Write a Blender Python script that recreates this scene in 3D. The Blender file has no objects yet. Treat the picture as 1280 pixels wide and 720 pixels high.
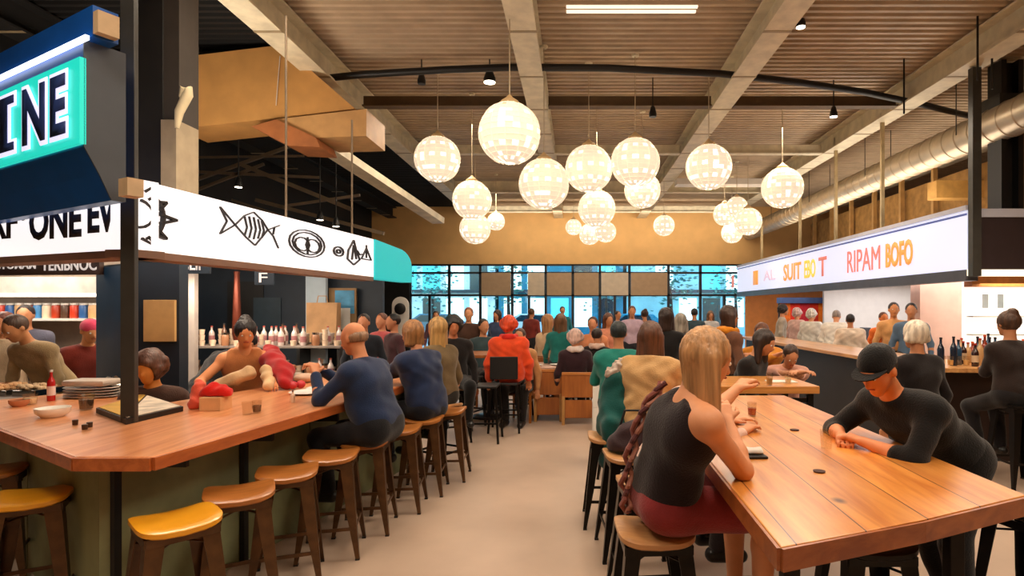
import bpy, bmesh, math, random
import numpy as np
from mathutils import Vector, Matrix
random.seed(7)
sc = bpy.context.scene
COL = sc.collection
PI = math.pi
# ---------------------------------------------------------------- camera
FL, CX, CY, CAMH = 720.0, 720.0, 385.0, 1.7
cam = bpy.data.cameras.new('camera'); camo = bpy.data.objects.new('camera', cam); COL.objects.link(camo)
cam.sensor_width = 36.0; cam.sensor_fit = 'HORIZONTAL'; cam.lens = 36.0*FL/1280.0
cam.shift_x = -(CX-640)/1280.0; cam.shift_y = (CY-360)/1280.0
cam.clip_start = 0.05; cam.clip_end = 300
camo.location = (0, 0, CAMH); camo.rotation_euler = (PI/2, 0, 0)
sc.camera = camo

def P(px, py, Y): return Vector(((px-CX)/FL*Y, Y, CAMH-(py-CY)/FL*Y))
def Pz(px, py, z):
    Y = FL*(CAMH-z)/(py-CY)
    return Vector(((px-CX)/FL*Y, Y, z))
def PX(px, Y): return (px-CX)/FL*Y
def ZY(py, Y): return CAMH-(py-CY)/FL*Y

# ---------------------------------------------------------------- materials
MATS = {}
def srgb(c):
    if isinstance(c, str):
        c = tuple(int(c[i:i+2], 16) for i in (0, 2, 4))
    return tuple(((v/255)/12.92 if v/255 <= .04045 else ((v/255+.055)/1.055)**2.4) for v in c)
def nd(nt, t, **kw):
    n = nt.nodes.new(t)
    for k, v in kw.items():
        if k in n.inputs.keys(): n.inputs[k].default_value = v
        else: setattr(n, k, v)
    return n
def mat(name, col, rough=.6, metal=0, var=.12, scale=6, bump=0, bscale=40, stretch=(1, 1, 1), emit=None, es=0, coat=0, sheen=0, spec=.5):
    if name in MATS: return MATS[name]
    m = bpy.data.materials.new(name); m.use_nodes = True; nt = m.node_tree
    b = nt.nodes['Principled BSDF']; c = srgb(col)
    tc = nd(nt, 'ShaderNodeTexCoord'); mp = nd(nt, 'ShaderNodeMapping'); mp.inputs['Scale'].default_value = stretch
    nt.links.new(tc.outputs['Object'], mp.inputs['Vector'])
    if var > 0:
        n = nd(nt, 'ShaderNodeTexNoise', Scale=scale, Detail=4.0); nt.links.new(mp.outputs[0], n.inputs['Vector'])
        r = nd(nt, 'ShaderNodeValToRGB')
        r.color_ramp.elements[0].color = (*[v*(1-var) for v in c], 1); r.color_ramp.elements[1].color = (*[min(1, v*(1+var)) for v in c], 1)
        r.color_ramp.elements[0].position = .35; r.color_ramp.elements[1].position = .65
        nt.links.new(n.outputs['Fac'], r.inputs[0]); nt.links.new(r.outputs[0], b.inputs['Base Color'])
    else: b.inputs['Base Color'].default_value = (*c, 1)
    if bump:
        n2 = nd(nt, 'ShaderNodeTexNoise', Scale=bscale, Detail=3.0); nt.links.new(mp.outputs[0], n2.inputs['Vector'])
        bp = nd(nt, 'ShaderNodeBump', Strength=bump, Distance=.02); nt.links.new(n2.outputs['Fac'], bp.inputs['Height']); nt.links.new(bp.outputs[0], b.inputs['Normal'])
    b.inputs['Roughness'].default_value = rough; b.inputs['Metallic'].default_value = metal
    b.inputs['Specular IOR Level'].default_value = spec
    if coat: b.inputs['Coat Weight'].default_value = coat
    if sheen: b.inputs['Sheen Weight'].default_value = sheen
    if emit: b.inputs['Emission Color'].default_value = (*srgb(emit), 1); b.inputs['Emission Strength'].default_value = es
    MATS[name] = m; return m
def wood(name, c1, c2, rough=.35, axis=1, plank=0, knots=False, coat=.3, dark=None):
    if name in MATS: return MATS[name]
    m = bpy.data.materials.new(name); m.use_nodes = True; nt = m.node_tree; b = nt.nodes['Principled BSDF']
    tc = nd(nt, 'ShaderNodeTexCoord'); mp = nd(nt, 'ShaderNodeMapping')
    s = [9, 9, 9]; s[axis] = .9; mp.inputs['Scale'].default_value = s
    nt.links.new(tc.outputs['Object'], mp.inputs['Vector'])
    n = nd(nt, 'ShaderNodeTexNoise', Scale=1.6, Detail=6.0, Roughness=.6, Distortion=.6); nt.links.new(mp.outputs[0], n.inputs['Vector'])
    r = nd(nt, 'ShaderNodeValToRGB'); e = r.color_ramp.elements
    e[0].color = (*srgb(c1), 1); e[0].position = .32; e[1].color = (*srgb(c2), 1); e[1].position = .62
    nt.links.new(n.outputs['Fac'], r.inputs[0]); last = r.outputs[0]
    if plank:
        sp = nd(nt, 'ShaderNodeSeparateXYZ'); nt.links.new(tc.outputs['Object'], sp.inputs[0])
        ml = nd(nt, 'ShaderNodeMath', operation='MULTIPLY'); ml.inputs[1].default_value = 1/plank; nt.links.new(sp.outputs[1-axis if axis < 2 else 0], ml.inputs[0])
        fr = nd(nt, 'ShaderNodeMath', operation='FRACT'); nt.links.new(ml.outputs[0], fr.inputs[0])
        lt = nd(nt, 'ShaderNodeMath', operation='LESS_THAN'); lt.inputs[1].default_value = .02; nt.links.new(fr.outputs[0], lt.inputs[0])
        fl = nd(nt, 'ShaderNodeMath', operation='FLOOR'); nt.links.new(ml.outputs[0], fl.inputs[0])
        wn = nd(nt, 'ShaderNodeTexWhiteNoise', noise_dimensions='1D'); nt.links.new(fl.outputs[0], wn.inputs['W'])
        hs = nd(nt, 'ShaderNodeHueSaturation'); mr = nd(nt, 'ShaderNodeMapRange'); mr.inputs['To Min'].default_value = .82; mr.inputs['To Max'].default_value = 1.14
        nt.links.new(wn.outputs['Value'], mr.inputs['Value']); nt.links.new(mr.outputs[0], hs.inputs['Value']); nt.links.new(last, hs.inputs['Color'])
        mx = nd(nt, 'ShaderNodeMix', data_type='RGBA'); nt.links.new(lt.outputs[0], mx.inputs[0]); nt.links.new(hs.outputs[0], mx.inputs[6]); mx.inputs[7].default_value = (*srgb(dark or '4a2408'), 1)
        last = mx.outputs[2]
    if knots:
        vo = nd(nt, 'ShaderNodeTexVoronoi', Scale=2.3); mp2 = nd(nt, 'ShaderNodeMapping'); mp2.inputs['Scale'].default_value = (1.0, .7, 1); nt.links.new(tc.outputs['Object'], mp2.inputs[0]); nt.links.new(mp2.outputs[0], vo.inputs['Vector'])
        r2 = nd(nt, 'ShaderNodeValToRGB'); r2.color_ramp.elements[0].position = .03; r2.color_ramp.elements[0].color = (1, 1, 1, 1); r2.color_ramp.elements[1].position = .075; r2.color_ramp.elements[1].color = (0, 0, 0, 1)
        nt.links.new(vo.outputs['Distance'], r2.inputs[0])
        mx = nd(nt, 'ShaderNodeMix', data_type='RGBA'); nt.links.new(r2.outputs[0], mx.inputs[0]); nt.links.new(last, mx.inputs[6]); mx.inputs[7].default_value = (*srgb('5a2c10'), 1); last = mx.outputs[2]
    nt.links.new(last, b.inputs['Base Color']); b.inputs['Roughness'].default_value = rough; b.inputs['Coat Weight'].default_value = coat; b.inputs['Coat Roughness'].default_value = .25
    MATS[name] = m; return m
def glow(name, col, s, texture=0):
    if name in MATS: return MATS[name]
    m = bpy.data.materials.new(name); m.use_nodes = True; nt = m.node_tree; b = nt.nodes['Principled BSDF']
    b.inputs['Base Color'].default_value = (*[v*.6 for v in srgb(col)], 1); b.inputs['Emission Color'].default_value = (*srgb(col), 1); b.inputs['Emission Strength'].default_value = s; b.inputs['Roughness'].default_value = .5
    MATS[name] = m; return m
def glass(name, col, fac=.12, rough=.03):
    if name in MATS: return MATS[name]
    m = bpy.data.materials.new(name); m.use_nodes = True; nt = m.node_tree; nt.nodes.remove(nt.nodes['Principled BSDF']); out = nt.nodes['Material Output']
    t = nd(nt, 'ShaderNodeBsdfTransparent', Color=(*srgb(col), 1)); g = nd(nt, 'ShaderNodeBsdfGlossy', Roughness=rough); mx = nd(nt, 'ShaderNodeMixShader'); mx.inputs[0].default_value = fac
    nt.links.new(t.outputs[0], mx.inputs[1]); nt.links.new(g.outputs[0], mx.inputs[2]); nt.links.new(mx.outputs[0], out.inputs[0])
    MATS[name] = m; return m

# ---------------------------------------------------------------- mesh building
class MB:
    def __init__(s): s.bm = bmesh.new()
    def box(s, x0, x1, y0, y1, z0, z1, bev=0, M=None):
        x0, x1 = sorted((x0, x1)); y0, y1 = sorted((y0, y1)); z0, z1 = sorted((z0, z1))
        r = bmesh.ops.create_cube(s.bm, size=1); vs = r['verts']
        bmesh.ops.scale(s.bm, vec=(x1-x0, y1-y0, z1-z0), verts=vs); bmesh.ops.translate(s.bm, vec=((x0+x1)/2, (y0+y1)/2, (z0+z1)/2), verts=vs)
        if M is not None: bmesh.ops.transform(s.bm, matrix=M, verts=vs)
        if bev:
            es = list({e for v in vs for e in v.link_edges}); bmesh.ops.bevel(s.bm, geom=es, offset=bev, segments=2, affect='EDGES', profile=.5)
        return s
    def tube(s, pts, rad, n=10, cap=True):
        pts = [Vector(p) for p in pts]; rads = rad if isinstance(rad, (list, tuple)) else [rad]*len(pts)
        rings = []; up = None
        for i, p in enumerate(pts):
            d = (pts[min(i+1, len(pts)-1)]-pts[max(i-1, 0)]).normalized()
            if up is None: up = Vector((0, 0, 1)) if abs(d.z) < .9 else Vector((1, 0, 0))
            a = d.cross(up).normalized(); b = a.cross(d).normalized(); up = b
            rings.append([s.bm.verts.new(p+(a*math.cos(2*PI*k/n)+b*math.sin(2*PI*k/n))*rads[i]) for k in range(n)])
        for i in range(len(rings)-1):
            for k in range(n): s.bm.faces.new((rings[i][k], rings[i][(k+1) % n], rings[i+1][(k+1) % n], rings[i+1][k]))
        if cap: s.bm.faces.new(rings[0][::-1]); s.bm.faces.new(rings[-1])
        return s
    def lathe(s, prof, c=(0, 0, 0), n=20, cap=True, M=None):
        rings = []; c = Vector(c)
        for r, z in prof:
            ps = [Vector((r*math.cos(2*PI*k/n), r*math.sin(2*PI*k/n), z)) for k in range(n)]
            rings.append([s.bm.verts.new((M @ p if M is not None else p)+c) for p in ps])
        for i in range(len(rings)-1):
            for k in range(n): s.bm.faces.new((rings[i][k], rings[i][(k+1) % n], rings[i+1][(k+1) % n], rings[i+1][k]))
        if cap: s.bm.faces.new(rings[0][::-1]); s.bm.faces.new(rings[-1])
        return s
    def prism(s, poly, z0, z1, M=None, bev=0):
        a = [Vector((p[0], p[1], z0)) for p in poly]; b = [Vector((p[0], p[1], z1)) for p in poly]
        if M is not None: a = [M @ v for v in a]; b = [M @ v for v in b]
        va = [s.bm.verts.new(v) for v in a]; vb = [s.bm.verts.new(v) for v in b]; n = len(poly); f = []
        f.append(s.bm.faces.new(va[::-1])); f.append(s.bm.faces.new(vb))
        for i in range(n): f.append(s.bm.faces.new((va[i], va[(i+1) % n], vb[(i+1) % n], vb[i])))
        if bev:
            es = list({e for x in f for e in x.edges}); bmesh.ops.bevel(s.bm, geom=es, offset=bev, segments=2, affect='EDGES', profile=.5)
        return s
    def hull(s, A, B):
        va = [s.bm.verts.new(Vector(v)) for v in A]; vb = [s.bm.verts.new(Vector(v)) for v in B]; n = len(A)
        s.bm.faces.new(va[::-1]); s.bm.faces.new(vb)
        for i in range(n): s.bm.faces.new((va[i], va[(i+1) % n], vb[(i+1) % n], vb[i]))
        return s
    def bar(s, a, b, w, h):
        a, b = Vector(a), Vector(b); d = (b-a).normalized(); up = Vector((0, 0, 1)) if abs(d.z) < .95 else Vector((0, 1, 0))
        x = d.cross(up).normalized()*w/2; y = x.cross(d).normalized()*h/2
        return s.hull([a-x-y, a+x-y, a+x+y, a-x+y], [b-x-y, b+x-y, b+x+y, b-x+y])
    def ball(s, c, r, sc3=(1, 1, 1), u=16, v=10):
        q = bmesh.ops.create_uvsphere(s.bm, u_segments=u, v_segments=v, radius=r)['verts']
        bmesh.ops.scale(s.bm, vec=sc3, verts=q); bmesh.ops.translate(s.bm, vec=c, verts=q); return s
    def build(s, name, m, parent=None, smooth=False):
        bmesh.ops.recalc_face_normals(s.bm, faces=s.bm.faces)
        me = bpy.data.meshes.new(name); s.bm.to_mesh(me); s.bm.free(); me.materials.append(m)
        if smooth:
            for p in me.polygons: p.use_smooth = True
            try: me.set_sharp_from_angle(angle=math.radians(38))
            except Exception: pass
        o = bpy.data.objects.new(name, me); COL.objects.link(o)
        if parent is not None: o.parent = parent
        return o
def tag(o, label=None, cat=None, group=None, kind=None):
    if label: o['label'] = label
    if cat: o['category'] = cat
    if group: o['group'] = group
    if kind: o['kind'] = kind
    return o
def thing(name, label, cat, loc=(0, 0, 0), rz=0, group=None):
    o = bpy.data.objects.new(name, None); COL.objects.link(o); o.location = loc; o.rotation_euler = (0, 0, rz); o.empty_display_size = .1
    return tag(o, label, cat, group)
def dup(o, loc=None, rz=None, label=None, group=None, scale=None, parent=None):
    kids = list(o.children); c = o.copy(); COL.objects.link(c)
    if parent is not None: c.parent = parent
    if loc is not None: c.location = loc
    if rz is not None: c.rotation_euler = (0, 0, rz)
    if scale is not None: c.scale = (scale,)*3 if not isinstance(scale, tuple) else scale
    if label: c['label'] = label
    if group: c['group'] = group
    for k in kids: dup(k, parent=c)
    return c
def struct(name, mb, m): o = mb.build(name, m); o['kind'] = 'structure'; return o
def recolor(o, name, m):
    for k in o.children:
        if k.name.split('.')[0] == name:
            k.data = k.data.copy(); k.data.materials[0] = m
def text_mb(txt, org, ux, uz, w, h, depth=.004, lift=.002, bold=0.0):
    """lettering laid out from org along ux, up along uz, filling w x h"""
    cu = bpy.data.curves.new('t', 'FONT'); cu.body = txt; cu.resolution_u = 3; cu.offset = bold
    o = bpy.data.objects.new('t', cu); COL.objects.link(o)
    dg = bpy.context.evaluated_depsgraph_get(); me = bpy.data.meshes.new_from_object(o.evaluated_get(dg))
    n = ux.cross(uz).normalized(); xs = [v.co.x for v in me.vertices]; ys = [v.co.y for v in me.vertices]
    x0, x1, y0, y1 = min(xs), max(xs), min(ys), max(ys)
    mb = MB(); bm = mb.bm; bm.from_mesh(me)
    for v in bm.verts:
        p = Vector(org)+ux*((v.co.x-x0)/(x1-x0)*w)+uz*((v.co.y-y0)/(y1-y0)*h)+n*lift; v.co = p
    r = bmesh.ops.extrude_face_region(bm, geom=list(bm.faces)); bmesh.ops.translate(bm, vec=n*depth, verts=[g for g in r['geom'] if isinstance(g, bmesh.types.BMVert)])
    bpy.data.objects.remove(o); bpy.data.curves.remove(cu); bpy.data.meshes.remove(me)
    return mb
# ---------------------------------------------------------------- people: smooth fields turned into one continuous surface
def surface_nets(F, org, h):
    ins = F < 0
    nx, ny, nz = F.shape
    c = [ins[i:nx-1+i, j:ny-1+j, k:nz-1+k] for i in (0, 1) for j in (0, 1) for k in (0, 1)]
    s = sum(x.astype(np.int8) for x in c); cell = (s > 0) & (s < 8)
    idx = -np.ones(cell.shape, dtype=np.int64); ii = np.argwhere(cell); idx[cell] = np.arange(len(ii))
    acc = np.zeros((len(ii), 3)); cnt = np.zeros(len(ii))
    offs = [(i, j, k) for i in (0, 1) for j in (0, 1) for k in (0, 1)]
    vals = np.stack([F[ii[:, 0]+o[0], ii[:, 1]+o[1], ii[:, 2]+o[2]] for o in offs], 1)
    for a in range(8):
        for b in range(a+1, 8):
            d = [offs[b][t]-offs[a][t] for t in range(3)]
            if sum(abs(x) for x in d) != 1: continue
            va, vb = vals[:, a], vals[:, b]; m = (va < 0) != (vb < 0); t = np.where(m, va/np.where(m, va-vb, 1), 0)
            acc += np.where(m[:, None], np.array(offs[a])[None]+t[:, None]*np.array(d)[None], 0); cnt += m
    V = (ii+acc/cnt[:, None])*h+np.array(org)
    Q = []
    for ax in range(3):
        sl0 = [slice(None)]*3; sl1 = [slice(None)]*3; sl0[ax] = slice(0, -1); sl1[ax] = slice(1, None)
        A, B = ins[tuple(sl0)], ins[tuple(sl1)]; e = np.argwhere(A != B)
        o1, o2 = (ax+1) % 3, (ax+2) % 3
        e = e[(e[:, o1] > 0) & (e[:, o2] > 0) & (e[:, o1] < F.shape[o1]-1) & (e[:, o2] < F.shape[o2]-1)]
        if not len(e): continue
        fl = A[e[:, 0], e[:, 1], e[:, 2]]
        def g(a, b):
            q = e.copy(); q[:, o1] -= a; q[:, o2] -= b; return idx[q[:, 0], q[:, 1], q[:, 2]]
        q = np.stack([g(1, 1), g(0, 1), g(0, 0), g(1, 0)], 1); q[~fl] = q[~fl][:, ::-1]; Q.append(q)
    return V, np.concatenate(Q) if Q else np.zeros((0, 4), int)
class Field:
    def __init__(s, prims, h, extra=.03):
        lo = np.array([1e9]*3); hi = -lo
        for p in prims:
            if p[0] in ('c', 'e'):
                a, b, m = s.bb(p); lo = np.minimum(lo, a); hi = np.maximum(hi, b)
        s.h = h; s.lo = lo-extra-2*h; n = np.ceil((hi+extra+2*h-s.lo)/h).astype(int)+1
        s.ax = [s.lo[i]+h*np.arange(n[i]) for i in range(3)]; s.F = np.full(tuple(n), 1.0, dtype=np.float32)
        for p in prims: s.add(p)
    @staticmethod
    def bb(p):
        if p[0] in ('c',):
            _, a, b, ra, rb, k = p[:6]; a, b = np.array(a), np.array(b); m = max(ra, rb); return np.minimum(a, b)-m, np.maximum(a, b)+m, m
        c, R, rad = p[1], p[2], p[3]; m = max(rad); return np.array(c)-m, np.array(c)+m, m
    def add(s, p):
        neg = p[0] in ('-e',)
        a, b, m = s.bb(p if p[0] == 'c' else ('e',)+tuple(p[1:])); k = p[5] if p[0] == 'c' else p[4]
        mg = k+.03+s.h
        sl = []
        for i in range(3):
            i0 = int(np.searchsorted(s.ax[i], a[i]-mg)); i1 = int(np.searchsorted(s.ax[i], b[i]+mg)); 
            if i1 <= i0: return
            sl.append(slice(i0, i1))
        X = s.ax[0][sl[0]][:, None, None]; Y = s.ax[1][sl[1]][None, :, None]; Z = s.ax[2][sl[2]][None, None, :]
        if p[0] == 'c':
            A, B = np.array(p[1], float), np.array(p[2], float); d = B-A; L = max(d@d, 1e-9)
            t = np.clip(((X-A[0])*d[0]+(Y-A[1])*d[1]+(Z-A[2])*d[2])/L, 0, 1)
            D = np.sqrt((X-A[0]-t*d[0])**2+(Y-A[1]-t*d[1])**2+(Z-A[2]-t*d[2])**2)-(p[3]+(p[4]-p[3])*t)
        else:
            c, R, rad = np.array(p[1], float), p[2], p[3]; u = [0, 0, 0]; q = 0
            for i in range(3):
                w = ((X-c[0])*R[i][0]+(Y-c[1])*R[i][1]+(Z-c[2])*R[i][2])/rad[i]; q = q+w*w
            q = np.sqrt(q); D = (q-1)*min(rad)
        S = s.F[tuple(sl)]
        if neg:
            D = -D; hh = np.maximum(k-np.abs(S-D), 0)/k; s.F[tuple(sl)] = np.maximum(S, D)+hh*hh*k/4
        else:
            hh = np.maximum(k-np.abs(S-D), 0)/k; s.F[tuple(sl)] = np.minimum(S, D)-hh*hh*k/4
    def halfspace(s, pt, n):   # keep only the side n points away from
        X, Y, Z = s.ax[0][:, None, None], s.ax[1][None, :, None], s.ax[2][None, None, :]
        D = (X-pt[0])*n[0]+(Y-pt[1])*n[1]+(Z-pt[2])*n[2]; s.F = np.maximum(s.F, D)
    def ripple(s, amp, f, ph=0):
        X, Y, Z = s.ax[0][:, None, None], s.ax[1][None, :, None], s.ax[2][None, None, :]
        s.F = s.F+amp*(np.sin(X*f+ph+2*np.sin(Z*f*.5))*np.sin(Z*f*.9+1.7*np.sin(Y*f*.4+ph))+.6*np.sin(Y*f*1.3+Z*f*.6+ph))
    def strands(s, c, amp, n, ph=0):
        X, Y, Z = s.ax[0][:, None, None], s.ax[1][None, :, None], s.ax[2][None, None, :]
        th = np.arctan2(Y-c[1], X-c[0]); s.F = s.F+amp*(np.sin(th*n+3*np.sin(Z*6+ph))+.5*np.sin(th*n*2.3+Z*9))
    def build(s, name, m, parent):
        V, Q = surface_nets(s.F, s.lo, s.h)
        if not len(Q): return None
        me = bpy.data.meshes.new(name); me.from_pydata(V.tolist(), [], Q.tolist()); me.materials.append(m)
        me.polygons.foreach_set('use_smooth', [True]*len(me.polygons)); me.update()
        o = bpy.data.objects.new(name, me); COL.objects.link(o); o.parent = parent; return o
def ik(A, T, l1, l2, hint):
    A, T = Vector(A), Vector(T); d = T-A; L = d.length
    if L > (l1+l2)*.995: T = A+d.normalized()*(l1+l2)*.995; d = T-A; L = d.length
    L = max(L, abs(l1-l2)+.02); a = (l1*l1-l2*l2+L*L)/(2*L); hh = math.sqrt(max(l1*l1-a*a, 0)); u = d.normalized()
    n = Vector(hint)-u*Vector(hint).dot(u); n.normalize(); return A+u*a+n*hh, T
ID3 = ((1, 0, 0), (0, 1, 0), (0, 0, 1))
def fabric(hexc, rough=.85): return mat('fabric_'+hexc, hexc, rough=rough, var=.12, scale=9, bump=.25, bscale=120, sheen=.2, spec=.2)
def skinm(hexc): return mat('skin_'+hexc, hexc, rough=.5, var=.05, scale=14, bump=.04, bscale=200, spec=.35)
def hairm(hexc): return mat('hair_'+hexc, hexc, rough=.45, var=.35, scale=22, stretch=(1.6, 1.6, .12), bump=.35, bscale=55)
def person(label, loc, heading, hip=.92, lean=0., side=0., hy=0., hp=0., handL=None, handR=None, footL=None, footR=None,
           top='222222', sleeve='long', bottom='1a1a20', legs='trousers', hair='3a2416', style='short', skin='c98a62', shoes='15120f', s=1., res=.016,
           hat=None, eL=(-.6, -.6, -.5), eR=(.6, -.6, -.5), width=1., puff=0., scarf=None, collar=None, curl=.6, twist=0., hairlen=.3, necklen=0., hidden_lower=False, group=None, pn=None, belly=0.):
    """local frame: forward +Y, right +X, origin on the floor under the pelvis"""
    e = thing('person', label, 'person', loc, heading-PI/2, group)
    e.scale = (s, s, s)
    V = Vector; Pv = V((0, 0, hip))
    d = V((math.sin(side), math.sin(lean), math.cos(lean))).normalized()
    rx = V((math.cos(twist), math.sin(twist), 0)); fw = rx.cross(d)*-1
    fw = d.cross(rx).normalized()*1
    if fw.y < 0: fw = -fw
    W = Pv+d*.17; C = Pv+d*.33; N = Pv+d*.50
    hx = V((1, 0, 0)); w = width
    # head frame
    fh = Matrix.Rotation(hy, 3, 'Z') @ V((0, math.cos(hp), -math.sin(hp))); rh = Matrix.Rotation(hy, 3, 'Z') @ V((1, 0, 0)); uh = rh.cross(fh)
    nb = N+d*.035+uh*(.05+necklen); Hc = nb+uh*.115+fh*.025
    R = (tuple(rh), tuple(fh), tuple(uh))
    prims = {}
    def cap(t, a, b, ra, rb=None, k=.03): prims.setdefault(t, []).append(('c', tuple(a), tuple(b), ra, ra if rb is None else rb, k))
    cap('pelvis', Pv-hx*.075*w, Pv+hx*.075*w, .112*w, k=.04)
    cap('torso', W-rx*.05*w+fw*belly, W+rx*.05*w+fw*belly, .103*w+belly*.5, k=.07); cap('torso', C-rx*.075*w, C+rx*.075*w, .112*w, k=.07)
    cap('torso', Pv+d*.08-rx*.06*w, Pv+d*.08+rx*.06*w, .105*w, k=.06)
    cap('torso', N-d*.07-rx*.10*w, N-d*.07+rx*.10*w, .075, k=.07)
    cap('neck', N-d*.04, nb+uh*.06, .056, .05, k=.04)
    SH = {}
    for sd, sg in (('L', -1), ('R', 1)):
        S = N-d*.065+rx*sg*.175*w; SH[sd] = S; cap('shoulder', S, S, .06, k=.05)
        cap('shoulder', N-d*.0, S+d*.005, .045, .05, k=.04)
    # head
    def el(t, c, rad, k=.015, neg=False, RR=None): prims.setdefault(t, []).append(('-e' if neg else 'e', tuple(c), RR or R, rad, k))
    el('head', Hc+uh*.025-fh*.012, (.077, .098, .098), .02)
    cap('head', Hc+fh*.03-uh*.045, Hc+fh*.055-uh*.088, .055, .034, k=.035); cap('head', Hc+fh*.045+uh*.02, Hc+fh*.045-uh*.03, .048, .05, k=.03)
    cap('head', Hc+fh*.092+uh*.005, Hc+fh*.112-uh*.028, .008, .014, k=.014)
    cap('head', Hc+fh*.085+uh*.022-rh*.03, Hc+fh*.085+uh*.022+rh*.03, .010, .010, k=.012)
    cap('head', Hc+fh*.094-uh*.052-rh*.016, Hc+fh*.094-uh*.052+rh*.016, .008, k=.010)
    if res < .012:
        for sg in (-1, 1): el('head', Hc+fh*.106+uh*.006+rh*sg*.031, (.013, .010, .008), .008, True)
        el('head', Hc+fh*.112-uh*.0535, (.020, .010, .0018), .004, True)
    for sg in (-1, 1): el('head', Hc+rh*sg*.079-uh*.005-fh*.005, (.011, .020, .032), .008)
    # arms
    tgt = {'L': handL, 'R': handR}; hints = {'L': eL, 'R': eR}; J = {}
    for sd, sg in (('L', -1), ('R', 1)):
        T = tgt[sd] or tuple(SH[sd]+V((sg*.10, .06, -.50))); E, Wr = ik(SH[sd], T, .28, .25, hints[sd]); J[sd] = (E, Wr)
        cap('uarm'+sd, SH[sd], E, .050*w, .040, k=.03); cap('farm'+sd, E, E+(Wr-E)*.35, .040, .040, k=.02); cap('farm'+sd, E+(Wr-E)*.35, Wr, .040, .026, k=.02)
        f = (Wr-E).normalized(); c2 = V((0, 0, -1))-f*V((0, 0, -1)).dot(f)
        c2 = c2.normalized() if c2.length > .25 else V((-sg, 0, 0)); sdv = f.cross(c2).normalized(); 
        if sdv.dot(V((-sg, .3, 0))) < 0: sdv = -sdv      # thumb side
        H = 'hand'+sd; fr = .0085 if res < .012 else .011
        for q in (-.024, 0., .024): cap(H, Wr+f*.012+sdv*q*.6, Wr+f*.085+sdv*q, .017, .014, k=.012)
        for qi, (q, ln) in enumerate(((-.034, .062), (-.012, .078), (.011, .084), (.033, .076))):
            b0 = Wr+f*.088+sdv*q; a1 = curl*.7; a2 = curl*1.7
            p1 = b0+(f*math.cos(a1)+c2*math.sin(a1))*ln*.5; p2 = p1+(f*math.cos(a2)+c2*math.sin(a2))*ln*.5
            cap(H, b0-f*.01, p1, fr+.001, fr, k=.004); cap(H, p1, p2, fr, fr-.0015, k=.004)
        t0 = Wr+f*.028+sdv*.030; t1 = t0+(f*.6+sdv*.75+c2*.2*curl).normalized()*.04; t2 = t1+(f*.9+sdv*.15+c2*.4*curl).normalized()*.032
        cap(H, t0, t1, .014, .011, k=.008); cap(H, t1, t2, .011, .009, k=.004)
    # legs
    ft = {'L': footL, 'R': footR}
    for sd, sg in (('L', -1), ('R', 1)):
        Hj = Pv+V((sg*.09*w, 0, -.02)); T = ft[sd] or (sg*.11, .02, .085); K, An = ik(Hj, T, .43, .42, (sg*.15, 1, .1))
        cap('thigh'+sd, Hj, K, .086*w, .058, k=.04); cap('shin'+sd, K, K+(An-K)*.35, .056, .054, k=.03); cap('shin'+sd, K+(An-K)*.35, An, .054, .036, k=.02)
        cap('foot'+sd, An-V((0, .03, .035)), An+V((sg*.01, .14, -.045)), .038, .032, k=.025); J['K'+sd] = K; J['A'+sd] = An
    order = ['pelvis', 'torso', 'neck', 'shoulder', 'head', 'uarmL', 'farmL', 'handL', 'uarmR', 'farmR', 'handR', 'thighL', 'shinL', 'footL', 'thighR', 'shinR', 'footR']
    body = [p for t in order for p in prims[t]]; body.sort(key=lambda p: p[0] == '-e')
    Field(body, res).build('body', skinm(skin), e)
    def infl(ts, o): return [('c', p[1], p[2], p[3]+o, p[4]+o, p[5]+.01) if p[0] == 'c' else ('e', p[1], p[2], tuple(x+o for x in p[3]), p[4]) for t in ts for p in prims.get(t, []) if p[0] != '-e']
    ox = max(.009, res*.62)
    # top
    tp = infl(['torso'], ox+.004+puff)
    if sleeve != 'none': tp += infl(['shoulder', 'uarmL', 'uarmR'] if sleeve == 'long' else ['shoulder'], ox+puff*.8)
    else:
        for sg in (-1, 1): tp.append(('c', tuple(N-d*.08+rx*sg*.085+fw*.02), tuple(N+rx*sg*.078-d*.005), .062, .058, .04))
    if sleeve == 'long':
        for sd in 'LR':
            E, Wr = J[sd]; tp.append(('c', tuple(E), tuple(E+(Wr-E)*.9), .046+puff*.8+ox*.3, .034+puff*.6+ox*.4, .03))
    elif sleeve == 'rolled':
        for sd in 'LR':
            E, Wr = J[sd]; tp += infl(['uarm'+sd], ox+.004)
            tp.append(('c', tuple(E), tuple(E+(Wr-E)*.3), .050+ox*.3, .048+ox*.4, .03))
    elif sleeve == 'short':
        for sd in 'LR': E = J[sd][0]; tp.append(('c', tuple(SH[sd]), tuple(SH[sd]+(E-SH[sd])*.5), .055+ox, .054+ox, .03))
    tp.append(('c', tuple(Pv+d*.02-hx*.07*w), tuple(Pv+d*.02+hx*.07*w), .112*w+ox+puff, .112*w+ox+puff, .04))
    fd = Field(tp, res); fd.ripple(.0008 if sleeve == 'none' else .0035+puff*.12, 26 if not puff else 34, loc[0]*3)
    cut = N+d*.04; fd.halfspace(tuple(cut), tuple(d)); fd.build('shirt' if sleeve in ('none', 'short') else 'jacket', fabric(top), e)
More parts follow.
